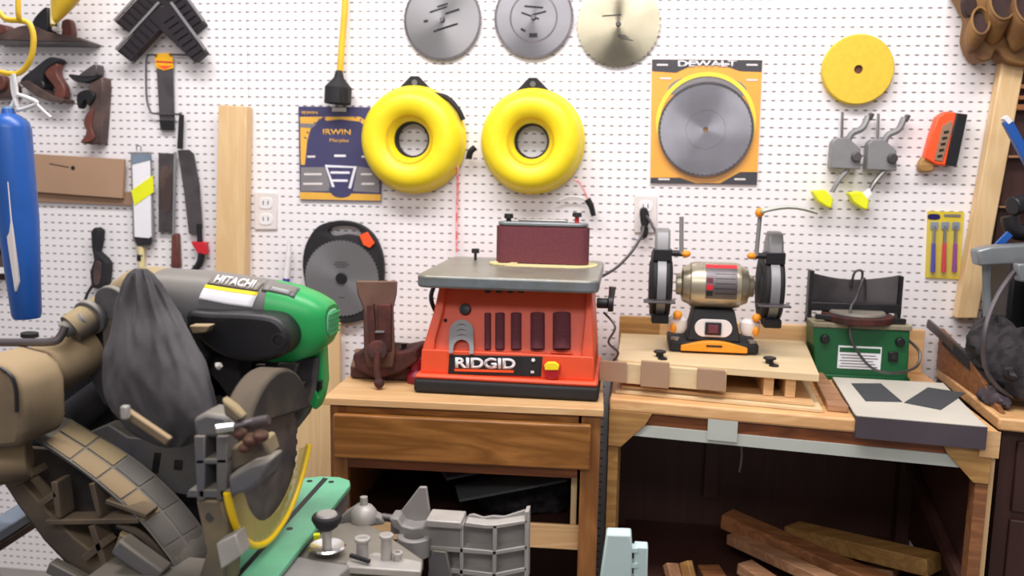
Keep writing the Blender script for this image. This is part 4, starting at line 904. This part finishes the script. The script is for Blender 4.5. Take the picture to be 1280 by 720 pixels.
# ================================================================ right cabinet
t = thing('dark_cabinet', 'dark brown cabinet with pale counter at the right edge of the photo', 'cabinet', (1.2, -.3, 0))
quad([(.862, -.545), (1.7, -.70), (1.7, -.02), (.90, -.02)], .838, .868).done('counter', 'bench', t, bevel=.005)
quad([(.885, -.515), (1.7, -.665), (1.7, -.03), (.90, -.03)], .0, .838).done('body', 'brownp', t)
MB().prism([(.880, -.51, .869), (.895, -.03, .869), (.895, -.03, .985), (.885, -.30, .945)], (.012, 0, 0)).done('side_board', 'lum', t, bevel=.002)
for z0, z1 in ((.64, .81), (.42, .62), (.2, .40)):
    MB().prism([(.915, -.530, z0), (1.5, -.637, z0), (1.5, -.637, z1), (.915, -.530, z1)], (0, .02, 0)).done('drawer', 'brownp', t, bevel=.003)
# things on the right counter
t = thing('planer_machine', 'black machine with light grey top frame on the right counter', 'machine', (1.05, -.25, .868))
pl([(1221, 313), (1240, 308), (1330, 303), (1330, 328), (1224, 333)], -.34, .05).done('top_frame', 'tgrey', t, bevel=.006)
MB().cyl(W(1233, 330, -.29), W(1236, 470, -.29), .011, .011, 14).done('column', 'tgrey', t)
o = MB().bx(.985, 1.30, -.24, -.10, .869, 1.21).done('body', 'black', t, bevel=.01)
MB().bx(1.02, 1.30, -.33, -.26, .869, 1.16).done('motor_block', 'blackm', t, bevel=.01)
MB().box((1.10, -.22, .880), (.26, .20, .02)).done('base', 'castg', t, bevel=.003)
pl([(1272, 330), (1300, 330), (1300, 355), (1274, 352)], -.42, .03).done('grey_cover', 'tgrey', t, bevel=.004)
t = thing('mesh_dust_bag', 'crumpled black mesh bag lying on the right counter before the black machine', 'bag', (.95, -.3, .868))
heapo = heap('bag_body', None, None, (.975, -.42, .955), (.095, .070, .095), 'bag', 11, amp=.3); adopt(heapo, t)
heapo = heap('bag_neck', None, None, (.925, -.33, 1.00), (.060, .085, .065), 'bag', 5, amp=.3); adopt(heapo, t)
t = thing('grey_cable', 'grey cable looping over the black mesh bag on the right', 'cable', (.93, -.4, .868))
MB().tube([W(1290, 325, -.36), W(1268, 340, -.40), W(1246, 372, -.44), W(1232, 410, -.47), W(1230, 450, -.47), W(1242, 478, -.46), W(1262, 494, -.46), W(1290, 500, -.46)], .006, 10).done('cable', 'steeld', t)
t = thing('long_blade', 'long thin dark blade leaning from the pegboard over the cabinet edge', 'blade', W(1200, 450, -.3))
MB().bar(W(1160, 404, -.04), W(1254, 486, -.42), .008, .024).done('blade', 'steeld', t, bevel=.001)
MB().bar(W(1180, 424, -.12), W(1240, 480, -.40), .010, .03).done('backing', 'blackm', t, bevel=.002)
heapo = heap('rag_strip', None, None, (.912, -.36, .96), (.03, .12, .03), 'bag', 21, amp=.4); adopt(heapo, t)
heapo = heap('grey_rag', 'slate grey rag lying on the right counter edge', 'rag', (.90, -.42, .885), (.03, .06, .025), 'plum', 31)
o = MB().box((1.0, -.53, .878), (.09, .07, .016), (0, 0, .2)).done('clear_tray', 'tgrey', bevel=.003); tag(o, 'small pale grey tray on the right counter beside the cable', 'tray')
# shelf unit behind the post
t = thing('dark_shelf_unit', 'dark brown wall shelf with pale board ends behind the wooden post', 'shelf', (1.3, -.1, 1.0))
pl([(1276, 78), (1420, 60), (1420, 420), (1226, 420)], -.02, .018).done('back_panel', 'brownp', t)
for (a, b, c, d, m) in ((1272, 134, 1400, 7, 'lum'), (1275, 122, 1400, 5, 'lum'), (1277, 108, 1400, 5, 'lum'), (1262, 196, 1400, 3, 'lum2'), (1251, 259, 1400, 2, 'lum2')):
    pl([(a, b-d/2), (c, b-d/2), (c, b+d/2), (a, b+d/2)], -.05, .03).done('board', m, t, bevel=.001)
t = thing('blue_clamp_bar', 'bright blue clamp bar sticking out of the dark shelf at the right edge', 'clamp', W(1270, 170, -.15))
MB().bar(W(1258, 151, -.15), W(1292, 215, -.15), .02, .022).done('bar', 'blue', t, bevel=.002)
MB().box(W(1258, 150, -.15), (.02, .024, .012), (0, .8, 0)).done('tip', 'white', t)
t = thing('black_machine_handle', 'black round handle and knob above the light grey machine top', 'handle', W(1272, 260, -.2))
MB().cyl(W(1265, 258, -.22), W(1290, 252, -.20), .025, .025, 20).done('knob', 'black', t, bevel=.004)
MB().tube([W(1262, 270, -.2), W(1268, 288, -.2), W(1295, 292, -.2)], .022, 12).done('grip', 'black', t)
MB().bar(W(1246, 308, -.24), W(1262, 292, -.24), .01, .016).done('blue_switch', 'blue', t)
# rack at the left edge
t = thing('white_rack', 'dark shelf with white slats cut off by the left edge, behind the blue tube', 'rack', W(-5, 290, -.05))
pl([(-40, 215), (11, 217), (11, 350), (-40, 350)], -.01, .008).done('back_panel', 'brownp', t)
for y in (228, 284, 338): pl([(-40, y-4), (12, y-3), (12, y+4), (-40, y+4)], -.06, .052).done('slat', 'white', t, bevel=.001)
for y in (238, 262, 296, 318): pl([(-30, y), (7, y+2), (8, y+15), (-30, y+16)], -.045, .035).done('tool_box', 'iron', t, bevel=.003)
# ================================================================ sliding miter saw seen from behind
def Xp(px, py, x):
    d = ray(px, py); return CAM + d*((x-CAM.x)/d.x)
t = thing('miter_saw', 'large sawdust covered sliding miter saw with green motor cap, in the left foreground', 'miter saw', (-.6, -1.38, .76))
TZ2 = .82
o = plz([(374, 600), (382, 597), (400, 595), (424, 596), (437, 600), (438, 606), (345, 722), (318, 760), (236, 760), (272, 722), (330, 655)], TZ2, .010).done('turntable', 'tgreen', t, bevel=.002)
plz([(379, 602), (432, 601), (436, 606), (345, 724), (318, 762), (240, 762), (274, 724)], TZ2-.0101, .042).done('turntable_side', 'castg', t, bevel=.002)
plz([(404, 597), (410, 598), (318, 700), (272, 752), (264, 750), (306, 705)], TZ2+.0006, .0005).done('blade_slot', 'black', t)
for a, b in ((387, 601.5), (414, 602.5), (362, 661)):
    p = Z(a, b, TZ2); MB().cyl(p, p+Vector((0, 0, .0007)), .0055, .0055, 16).done('screw_hole', 'black', t)
# base castings right of the turntable
plz([(398, 668), (420, 655), (450, 650), (478, 664), (530, 700), (505, 712), (440, 704), (392, 700), (352, 690)], .800, .018).done('base_wing', 'castg', t, bevel=.003)
plz([(352, 690), (395, 700), (440, 706), (395, 740), (318, 760), (340, 726)], .806, .02).done('base_web', 'alu', t, bevel=.003)
MB().bx(-.80, -.30, -1.62, -1.36, .662, .79).done('base', 'castg', t, bevel=.006)
p = Z(409, 690, .805)
MB().lathe([(.0, 0), (.012, 0), (.026, .005), (.030, .010), (.027, .012), (.010, .008), (.0, .008)], p, (0, 0, 1), 32).done('clamp_dish', 'chrome', t)
MB().cyl(p, p+Vector((0, 0, .045)), .0075, .0075, 14).done('clamp_stem', 'alul', t)
MB().lathe([(.0, 0), (.010, 0), (.018, .006), (.024, .018), (.023, .024), (.0, .024)], p+Vector((0, 0, .038)), (0, 0, 1), 28).done('clamp_knob', 'rubber', t, bevel=.002)
MB().lathe([(.0, 0), (.017, 0), (.015, .003), (.0, .003)], p+Vector((0, 0, .0625)), (0, 0, 1), 28).done('knob_cap', 'alul', t)
MB().box(Z(396, 672, .815), (.010, .010, .012), (0, 0, .4)).done('yellow_pointer', 'neon', t)
MB().bar(Z(438, 694, .815), Z(462, 702, .812), .006, .005).done('small_lever', 'blackm', t)
# fence, right half, seen from behind
FY = -1.215
pl([(488, 652), (498, 643), (524, 609), (533, 609), (541, 668), (488, 668)], FY+.02, .008).done('fence_plate', 'alu', t, bevel=.002)
fz = pl([(486, 648), (497, 648), (503, 657), (514, 660), (527, 659), (535, 651), (576, 654), (578, 662), (578, 690), (545, 689), (545, 720), (536, 720), (535, 692), (500, 690), (498, 664), (490, 660)], FY-.01, .04).done('fence_bracket', 'alu', t, bevel=.003)
MB().lathe([(.018, 0), (.030, 0), (.030, .034), (.018, .034)], W(518, 692, FY-.008), (0, 0, 1), 32, closed=True).done('collar', 'alu', t, bevel=.002)
pl([(532, 650), (576, 653), (577, 662), (531, 659)], FY-.022, .05).done('bracket_ledge', 'alul', t, bevel=.002)
pl([(574, 658), (586, 644), (592, 643), (604, 647), (616, 645), (630, 646), (655, 638), (661, 638), (659, 730), (560, 736), (562, 690)], FY+.012, .006).done('fence_panel', 'alu', t, bevel=.001)
ribs = [[(582, 653), (606, 656), (620, 656), (659, 650), (659, 654), (620, 661), (606, 661), (580, 658)], [(535, 682), (575, 685), (618, 689), (659, 682), (659, 687), (618, 694), (575, 691), (535, 688)],
        [(560, 710), (618, 717), (658, 709), (658, 714), (618, 723), (560, 716)], [(575, 656), (579, 656), (579, 720), (574, 720)], [(616, 657), (621, 657), (620, 722), (615, 722)], [(656, 640), (661, 639), (660, 725), (655, 725)]]
for r_ in ribs: pl(r_, FY-.012, .026).done('rib', 'alul', t, bevel=.001)
pl([(540, 688), (558, 690), (566, 730), (532, 735)], FY-.02, .02).done('lug', 'castg', t, bevel=.002)
plz([(434, 700), (470, 690), (528, 702), (526, 714), (432, 708)], .806, .012).done('fence_foot', 'alul', t, bevel=.002)
for a, b, c, r_ in ((453, 672, 702, .009), (483, 668, 702, .008), (497, 690, 706, .006)):
    MB().cyl(W(a, c, -1.35), W(a, b, -1.35), r_*1.15, r_, 18).cyl(W(a, b+4, -1.35), W(a, b, -1.35), r_*1.4, r_*1.4, 18).done('post', 'alul', t, bevel=.001)
MB().cyl(W(512, 690, -1.235), W(512, 682, -1.235), .006, .005, 12).done('bolt_head', 'alul', t)
MB().lathe([(.0, 0), (.023, 0), (.024, .006), (.022, .018), (.015, .027), (.007, .030), (.0065, .044), (.0, .045)], W(455, 651, -1.2), (0, 0, 1), 32).done('cap_nut', 'alul', t)
pl([(398, 690), (404, 668), (430, 642), (446, 632), (476, 648), (480, 656), (450, 660), (436, 672), (426, 692)], -1.205, .02).done('fence_shoulder', 'alu', t, bevel=.003)
MB().cyl(W(478, 646, -1.19), W(490, 648, -1.19), .007, .007, 12).done('hex_bolt', 'steeld', t)

# blade and guards: the blade stands in the plane x = BX
BX, BYc2, BZ, BR = -.547, -1.362, .962, .1275
mb = MB(); n = 40; pts = []
for i in range(n):
    a = 2*math.pi*i/n; d = 2*math.pi/n
    for rr_, aa in ((BR-.006, a), (BR, a+d*.2), (BR-.001, a+d*.5), (BR-.006, a+d*.65)): pts.append((BX, BYc2+rr_*math.cos(aa), BZ+rr_*math.sin(aa)))
mb.prism(pts, (.0028, 0, 0)).done('blade', 'ded', t)
MB().cyl((BX-.012, BYc2, BZ), (BX+.014, BYc2, BZ), .026, .026, 24).done('arbor', 'steeld', t)
pts = [(BX-.02, BYc2+.142*math.cos(rad(a)), BZ+.142*math.sin(rad(a))) for a in range(18, 150, 6)]
MB().prism(pts, (.045, 0, 0)).done('upper_guard', 'castd', t, bevel=.006)
rim = [(284, 616), (287, 632), (296, 660), (308, 677), (322, 682), (338, 673), (356, 648), (368, 622), (378, 590), (386, 556)]
MB().tube([Xp(a, b, BX+.012) for a, b in rim], .0055, 10).done('guard_rim', 'guardyellow', t)
mb = MB(); A = spline([Xp(a, b, BX+.012) for a, b in rim], 4); inner = [(BX+.012, BYc2+(p.y-BYc2)*.72, BZ+(p.z-BZ)*.72) for p in A]
mb.rings([[p, Vector(q), Vector(q)+Vector((.002, 0, 0)), p+Vector((.002, 0, 0))] for p, q in zip(A, inner)]).done('lower_guard', 'clearguard', t)
pl([(284, 455), (320, 448), (396, 448), (393, 490), (382, 520), (360, 548), (338, 566), (318, 590), (300, 600), (288, 570)], -1.215, .03, 0).done('guard_body', 'ded', t, bevel=.006)
for pts, m in (([(296, 458), (306, 456), (310, 560), (300, 575)], 'castd'), ([(318, 456), (330, 456), (326, 520), (316, 545)], 'castg'), ([(352, 480), (380, 478), (376, 512), (350, 535)], 'castd'), ([(345, 455), (372, 455), (366, 474), (348, 478)], 'castg')):
    pl(pts, -1.228, .014, 0).done('guard_rib', m, t, bevel=.003)
# handle
pl([(380, 436), (402, 432), (404, 480), (400, 500), (394, 514), (386, 500), (392, 480), (388, 458)], -1.20, .035).done('handle', 'mgreen', t, bevel=.004)
sr = [(372, 450)]
for i in range(7): sr += [(378+i*1.8, 450+i*8), (374+i*2.0, 455+i*8)]
sr += [(392, 512), (397, 500), (390, 470), (386, 450)]
pl(sr, -1.21, .012).done('handle_grip', 'mgreen', t, bevel=.001)
pl([(391, 478), (402, 476), (401, 488), (393, 492)], -1.206, .01).done('trigger', 'black', t, bevel=.002)
# motor
secs = [(205, 336, 402), (228, 337, 408), (262, 339, 432), (300, 344, 446), (340, 350, 450), (348, 351, 451)]
def msec(px, y0, y1, ex=2.7, n=40, dpt=.052, infl=1.0, Yc=-1.27):
    Yc = Yc+(px-205)*.00022; a = W(px, y0, Yc); b = W(px, y1, Yc); c = (a+b)/2; h = (a-b).length/2*infl
    out = []
    for i in range(n):
        th = 2*math.pi*i/n; ct, st = math.cos(th), math.sin(th)
        out.append(c+Vector((0, math.copysign(abs(ct)**(2/ex), ct)*dpt*infl, math.copysign(abs(st)**(2/ex), st)*h)))
    return out
MB().rings([msec(*s_) for s_ in secs]).done('motor_housing', 'sgrey', t, bevel=.003, angle=45)
gs = [(346, 351, 451, 1), (372, 357, 450, 1), (396, 367, 442, .92), (411, 376, 430, .8), (415, 381, 423, .68)]
MB().rings([msec(a, b, c, 2.9, dpt=.053*k) for a, b, c, k in gs]).done('motor_cap', 'mgreen', t, bevel=.004, angle=30, label='bright green motor end cap')
g0, g1 = [msec(a, b, c, 2.9, dpt=d) for a, b, c, d in ((415.5, 386, 419, .028), (417, 388, 417, .026))]
MB().rings([g0, g1]).done('cap_vent', 'tgreen', t)
for i in range(5):
    p = W(417, 391+i*6, -1.27+.046); MB().box(p+Vector((.002, 0, 0)), (.003, .05, .002)).done('vent_slat', 'mgreen', t)
def interp(px):
    S = secs+[(g[0], g[1], g[2]) for g in gs[1:]]
    for a, b in zip(S, S[1:]):
        if a[0] <= px <= b[0]: u = (px-a[0])/(b[0]-a[0]); return a[1]+(b[1]-a[1])*u, a[2]+(b[2]-a[2])*u
def patch(px0, px1, a0, a1, m, nm, infl=1.02, slant=0.0, dd=.052):
    """a label lying on the housing; angles: 180 faces the camera side, 90 is up"""
    rr_ = []
    for i in range(9):
        row = []
        for j in range(9):
            a = a0+(a1-a0)*j/8; px = px0+(px1-px0)*i/8+slant*j/8; y0, y1 = interp(px); Yc = -1.27+(px-205)*.00022
            A_ = W(px, y0, Yc); B_ = W(px, y1, Yc); c = (A_+B_)/2; h = (A_-B_).length/2*infl; ct, st = math.cos(rad(a)), math.sin(rad(a))
            row.append(c+Vector((0, math.copysign(abs(ct)**(2/2.7), ct)*dd*infl, math.copysign(abs(st)**(2/2.7), st)*h)))
        rr_.append(row)
    mb = MB(); mb.rings(rr_, cap=False, closed=False); mb.done(nm, m, t, solid=.0012); return rr_
L = patch(268, 332, 163, 141, 'paper', 'white_label', 1.025, 5)
patch(272.5, 336, 144, 137, 'yellow', 'label_stripe', 1.027, 1)
patch(340, 380, 132, 100, 'sgrey', 'top_badge', 1.03, 0)
q = patch(275, 336, 134, 112, 'castg', 'badge_band', 1.02, 3)
c = (q[4][4]+q[4][5])/2
text('HITACHI', 'lettering', 'paper', t, c+Vector((0, -.003, .002)), .018, right=q[8][4]-q[0][4], up=q[4][8]-q[4][0], width=.066, shear=.25, bold=.02)
q = patch(348, 374, 130, 118, 'sgrey', 'badge_strip', 1.035, 2)
MB().bar((q[1][4]+Vector((0, -.002, .001))), (q[7][4]+Vector((0, -.002, .001))), .002, .004).done('badge_print', 'paper', t)
# black lower cover
pl([(232, 390), (262, 391), (300, 392), (338, 396), (354, 408), (361, 424), (357, 440), (342, 450), (308, 453), (276, 446), (250, 428), (236, 412)], -1.335, .06, 3).done('lower_cover', 'black', t, bevel=.008, label='black lower motor cover')
c = W(347, 426, -1.338); MB().lathe([(.008, 0), (.012, 0), (.012, .004), (.008, .004)], c, (0, 1, 0), 24, closed=True).done('brush_cap', 'rubber', t)
pl([(262, 440), (300, 448), (300, 500), (330, 520), (280, 560), (262, 500)], -1.29, .05, 0).done('gear_case', 'blackm', t, bevel=.006)
pl([(206, 395), (242, 400), (262, 440), (250, 470), (215, 440)], -1.31, .05).done('rear_cover', 'blackm', t, bevel=.006)
pl([(236, 407), (262, 407), (258, 416), (240, 418)], -1.37, .02).done('tan_tab', 'castt', t, bevel=.002)
# rear housing and dust bag
MB().rings([msec(150, 350, 470, dpt=.05), msec(170, 336, 440, dpt=.055), msec(190, 334, 420, dpt=.055), msec(208, 336, 404, dpt=.052)]).done('rear_housing', 'cast', t, bevel=.003)
bagp = [(336, 168, 184), (341, 163, 189), (352, 158, 198), (372, 152, 211), (395, 148, 225), (420, 143, 239), (445, 139, 252), (470, 137, 263), (492, 139, 271), (512, 150, 275), (530, 168, 268), (544, 188, 254), (552, 204, 240)]
from mathutils import noise as _nz
rr_ = []; NB = 44
for k in range(NB+1):
    g = k/NB*(len(bagp)-1); i0 = min(int(g), len(bagp)-2); f0 = g-i0
    py, xa, xb = [bagp[i0][q]+(bagp[i0+1][q]-bagp[i0][q])*f0 for q in range(3)]
    a, b = W(xa, py, -1.42), W(xb, py, -1.42); c = (a+b)/2; hw = (b-a).length/2; u = k/NB; ring = []
    for i in range(96):
        th = 2*math.pi*i/96; ct, st = math.cos(th), math.sin(th)
        rg = 1-abs(_nz.noise(Vector((ct*1.9+u*1.6, st*1.9, u*2.2+3))))*2.2
        r2 = 1-abs(_nz.noise(Vector((ct*3.5-u*2, st*3.5+7, u*4+1))))*2
        amp = .011*min(1, 6*u)*min(1, 5*(1-u)+.3)
        ring.append(c+Vector((hw*ct, hw*.60*st-.015*u, 0))+Vector((ct*.5, st, 0))*(amp*(rg-.5)+amp*.5*(r2-.5)))
    rr_.append(ring)
MB().rings(rr_).done('dust_bag', 'cloth', t, angle=180)
mb = MB().rings([[W(250+14*math.cos(s_)*q_+dx, 490+dy+10*math.sin(s_)*q_, -1.36) for s_ in [k*math.pi/6 for k in range(12)]] for dx, dy, q_ in ((-10, -30, 1), (8, -5, 1.3), (26, 14, 1.0), (38, 28, .4))]).done('bag_tail', 'cloth', t)
MB().cyl(W(272, 458, -1.42), W(276, 456, -1.42), .006, .004, 8).done('bag_clip', 'alul', t)
MB().bar(W(153, 512, -1.55), W(212, 552, -1.55), .010, .012).done('frame_wire', 'castt', t, bevel=.002)
MB().box(W(157, 515, -1.56), (.010, .010, .018)).done('wire_clip', 'alul', t, bevel=.002)
# slide tubes
MB().cyl(W(-60, 520, -1.47), W(118, 432, -1.30), .046, .040, 40).done('slide_tube', 'castt', t, label='thick tan slide tube caked with sawdust')
MB().cyl(W(88, 412, -1.36), W(160, 366, -1.28), .024, .026, 32).done('upper_tube', 'cast', t, bevel=.001)
for a, b in (((110, 398), (116, 394)), ((138, 380), (143, 377))): MB().cyl(W(*a, -1.34), W(*b, -1.33), .029, .029, 32).done('collar', 'castg', t, bevel=.002)
MB().cyl(W(78, 414, -1.37), W(106, 398, -1.35), .013, .015, 20).done('tube_end', 'castg', t, bevel=.002)
MB().tube([W(-30, 428, -1.40), W(30, 428, -1.39), W(66, 427, -1.385), W(76, 420, -1.38), W(82, 408, -1.375)], .0065, 12).done('lock_lever', 'steeld', t)
MB().cyl(W(37, 421, -1.36), W(37, 416, -1.36), .013, .013, 20).done('lever_knob', 'rubber', t)
pl([(94, 398), (112, 402), (140, 385), (150, 395), (148, 470), (150, 520), (128, 505), (108, 465)], -1.32, .06).done('carriage', 'blackm', t, bevel=.004)
MB().cyl(W(40, 560, -1.30), W(165, 465, -1.22), .030, .028, 32).done('lower_tube', 'blackm', t)
pl([(104, 400), (150, 400), (150, 440), (300, 440), (300, 570), (282, 640), (262, 700), (230, 660), (170, 600), (100, 556), (44, 520), (70, 470)], -1.235, .02).done('dark_gap_filler', 'blackm', t)  # added dark plate, closes the gaps behind the tubes so they look dark
pl([(-30, 446), (8, 458), (20, 470), (28, 490), (30, 540), (24, 560), (-30, 566)], -1.48, .10).done('end_housing', 'castt', t, bevel=.010, seg=3)
MB().tube([W(0, 460, -1.485), W(14, 470, -1.487), (W(20, 488, -1.487)), W(21, 515, -1.487)], .003, 8).done('housing_seam', 'black', t)
MB().cyl(W(-40, 585, -1.44), W(38, 572, -1.40), .036, .034, 32).done('pivot_barrel', 'castt', t, bevel=.003)
MB().tube([W(68, 495, -1.37), W(70, 508, -1.38), W(80, 518, -1.38), W(88, 522, -1.37)], .003, 8).done('wire', 'black', t)
# bevel arc, pads and web
U = [(76, 516), (110, 536), (150, 560), (188, 588), (222, 620), (250, 655), (268, 690), (276, 740)]
Lw = [(40, 546), (72, 566), (108, 592), (142, 620), (174, 650), (202, 685), (222, 715), (232, 750)]
Us, Ls = spline([W(a, b, -1.31) for a, b in U], 5), spline([W(a, b, -1.40) for a, b in Lw], 5)
th = Vector((.003, .004, -.010))
MB().rings([[a, b, b+th, a+th] for a, b in zip(Us, Ls)]).done('bevel_arc', 'castg', t, bevel=.001)
K = len(Us)
def on(u, v):
    i = min(K-1.001, u*(K-1)); k = int(i); f = i-k
    return (Us[k].lerp(Us[k+1], f)).lerp(Ls[k].lerp(Ls[k+1], f), v)+Vector((0, -.0008, .0014))
for i in range(6):
    for v0, v1, m in ((.05, .47, 'cast' if i < 2 else 'sgrey'), (.53, .95, 'castt' if i < 4 else 'sgrey')):
        u0, u1 = .08+.13*i, .08+.13*i+.12
        MB().prism([on(u0, v0), on(u1, v0), on(u1, v1), on(u0, v1)], Vector((-.0004, -.0008, .0012))).done('arc_pad', m, t, bevel=.0006)
pl([(-20, 590), (30, 560), (60, 562), (108, 596), (142, 626), (172, 655), (200, 690), (225, 760), (150, 760), (100, 722), (56, 676), (22, 630), (4, 602)], -1.345, .012).done('arc_web', 'castd', t)  # web coloured dark for the shade inside the lit arc
pl([(-30, 592), (8, 590), (30, 606), (60, 640), (92, 672), (128, 700), (160, 722), (172, 760), (128, 745), (96, 716), (56, 676), (26, 636), (4, 604), (-30, 612)], -1.385, .045).done('outer_rim', 'rib', t, bevel=.003)
for a, b, w_ in (((76, 598), (82, 642), .010), ((66, 648), (180, 646), .008), ((24, 602), (50, 586), .012), ((58, 626), (78, 612), .010), ((112, 694), (136, 674), .012), ((122, 652), (150, 735), .010), ((122, 600), (132, 640), .008), ((140, 622), (190, 640), .007)):
    MB().bar(W(*a, -1.385), W(*b, -1.385), .035, w_, up=(1, 0, .4)).done('web_rib', 'rib', t, bevel=.001)
MB().tube([W(148, 655, -1.39), W(180, 672, -1.39), W(208, 705, -1.39), W(222, 745, -1.39)], .007, 8).done('web_rib', 'castd', t)
MB().bar(W(150, 678, -1.42), W(205, 718, -1.42), .03, .028).done('bevel_stop', 'castg', t, bevel=.004)
MB().cyl(W(158, 668, -1.40), W(150, 690, -1.40), .010, .010, 14).done('stop_bolt', 'cast', t)
MB().bar(W(64, 706, -1.40), W(110, 730, -1.40), .02, .02).done('foot_lug', 'castg', t, bevel=.002)
# carriage castings behind the blade
pl([(100, 545), (135, 530), (160, 546), (225, 552), (252, 546), (254, 600), (246, 622), (214, 616), (180, 590), (140, 566)], -1.29, .03).done('carriage_plate', 'castg', t, bevel=.003)
for q in ([(193, 566), (201, 567), (197, 592), (189, 590)], [(218, 575), (228, 576), (227, 588), (217, 587)]): pl(q, -1.2915, .003).done('plate_slot', 'black', t)
pl([(240, 524), (256, 516), (282, 520), (290, 534), (286, 548), (244, 548)], -1.510, .05).done('knuckle', 'castg', t, bevel=.006)
for q in ([(242, 545), (256, 545), (256, 625), (246, 628)], [(270, 545), (284, 545), (284, 622), (270, 628)], [(244, 574), (284, 573), (284, 580), (244, 581)], [(236, 612), (292, 612), (290, 624), (232, 622)]): pl(q, -1.515, .035).done('bracket_bar', 'castg', t, bevel=.002)
pl([(256, 546), (270, 546), (270, 618), (256, 618)], -1.485, .004).done('bracket_shadow_plate', 'black', t)  # black sheet paints the shade in the recess between the bracket bars
bpy.data.objects['bracket_shadow_plate'].name = 'bracket_recess_shade'
pl([(284, 596), (312, 580), (338, 574), (330, 600), (308, 616), (286, 622)], -1.525, .05).done('guard_link', 'castg', t, bevel=.006)
pl([(286, 560), (330, 548), (338, 572), (310, 582), (286, 594)], -1.500, .04).done('guard_pivot', 'cast', t, bevel=.005)
MB().cyl(W(270, 536, -1.540), W(292, 533, -1.530), .007, .0065, 14).done('pivot_bolt', 'chrome', t)
MB().cyl(W(292, 533, -1.530), W(322, 525, -1.520), .004, .004, 10).cyl(W(314, 528, -1.520), W(336, 524, -1.520), .0065, .0065, 12).done('link_rod', 'steeld', t)
for a, b, r_ in ((300, 542, .010), (314, 550, .012), (326, 545, .011), (306, 560, .009)): MB().ell(W(a, b, -1.520), (r_, r_, r_*.8), 14, 8).done('spring_nut', 'rusttan', t)
pl([(276, 498), (292, 510), (304, 524), (296, 530), (280, 520)], -1.530, .02).done('link_arm', 'cast', t, bevel=.004)
pl([(244, 625), (278, 625), (283, 650), (284, 690), (280, 760), (236, 760), (258, 690)], -1.510, .05).done('pivot_casting', 'cast', t, bevel=.004)
MB().cyl(W(262, 646, -1.512), W(262, 646, -1.500), .006, .006, 14).done('pivot_hole', 'black', t)
pl([(270, 680), (294, 668), (302, 694), (276, 712)], -1.535, .03).done('scale_plate', 'alul', t, bevel=.002)

# ---------------------------------------------------------------- stand, tube, hose
t = thing('saw_stand', 'low stand carrying the miter saw, its blue grey rail showing at the lower left edge', 'stand', (-.6, -1.45, 0))
MB().bx(-1.0, -.25, -1.66, -1.33, .635, .661).done('top_beam', 'blackm', t, bevel=.003)
for a in (-.95, -.30):
    for b in (-1.62, -1.37): MB().bar((a, b, 0), (a*.98, b, .635), .03, .03, up=(1, 0, 0)).done('leg', 'slate', t, bevel=.002)
MB().bar(W(-90, 716, -1.50), W(44, 632, -1.24), .045, .018).done('rail', 'slate', t, bevel=.003)
MB().bar(W(-90, 733, -1.50), W(44, 648, -1.24), .035, .014).done('rail_underside', 'steeld', t, bevel=.002)
MB().bar((-1.0, -1.40, .64), W(-20, 690, -1.40), .03, .02).done('rail_bracket', 'steeld', t)
t = thing('roller_stand', 'pale mint painted metal upright, bottom centre before the bench leg', 'stand', (.03, -1.25, 0))
pl([(758, 668), (789, 669), (790, 684), (789, 780), (742, 780)], -1.26, .03).done('post', 'mint', t, bevel=.003)
pl([(793, 684), (810, 685), (808, 780), (790, 780)], -1.25, .025).done('side_post', 'mint', t, bevel=.002)
for yy in (686, 705, 724): pl([(785, yy), (797, yy), (797, yy+5), (785, yy+5)], -1.255, .02).done('rung', 'mint', t)
b0 = W(766, 770, -1.245); MB().bx(b0.x-.02, b0.x+.03, -1.26, -1.23, .02, b0.z+.02).done('lower_post', 'mint', t)
MB().bx(b0.x-.15, b0.x+.15, -1.38, -1.12, 0, .025).done('foot_plate', 'mint', t, bevel=.003)

t = thing('blue_tube', 'long shiny blue tube hanging by white cord at the left edge', 'tube', W(28, 270, -1.2))
a, b = W(11, 145, -1.2), W(34, 400, -1.2); ax = (b-a).normalized(); Lh = (b-a).length
MB().lathe([(.0, -.012), (.010, -.012), (.012, -.004), (.020, .0), (.031, .010), (.034, .022), (.0335, Lh*.5), (.0245, Lh*.97), (.022, Lh*.99), (.0, Lh)], a, ax, 40).done('body', 'blue', t)
MB().cyl(a-ax*.016, a+ax*.004, .009, .012, 16).done('neck', 'blue2', t)
pl([(-8, 172), (2, 172), (8, 200), (22, 352), (18, 366), (8, 300), (-8, 210)], -1.232, .008).done('white_strip', 'ivory', t, bevel=.002)
MB().tube([W(15, 92, -1.2), W(17, 115, -1.2), W(22, 133, -1.2)], .004, 8).done('cord', 'whitecord', t)
MB().tube([W(17, 92, -1.205), W(20, 120, -1.2), W(12, 138, -1.2)], .004, 8).done('cord', 'whitecord', t)
MB().tube([W(22, 118, -1.2), W(34, 122, -1.2), W(46, 128, -1.2), W(38, 133, -1.2), W(24, 137, -1.2), W(22, 132, -1.2)], .0035, 8).done('cord_loop', 'whitecord', t)
MB().tube([W(44, 128, -1.2), W(54, 138, -1.2), W(64, 147, -1.2)], .0025, 8).done('cord_tail', 'whitecord', t)
t = thing('yellow_hose', 'yellow hose looping down in front of the planes, tied with white cord', 'hose', W(20, 60, -1.2))
MB().tube([W(24, -60, -1.21), W(23, -10, -1.21), W(23, 18, -1.21), W(26, 27, -1.2)], .0045, 10).done('hanger', 'yellow2', t)
MB().tube([W(-40, 10, -1.2), W(-5, 14, -1.2), W(8, 24, -1.2), W(28, 26, -1.2), W(38, 32, -1.2), W(42, 50, -1.2), W(38, 74, -1.2), W(26, 90, -1.2), W(10, 92, -1.2), W(-20, 84, -1.2), W(-40, 70, -1.2)], .0048, 12).done('loop', 'yellow2', t)
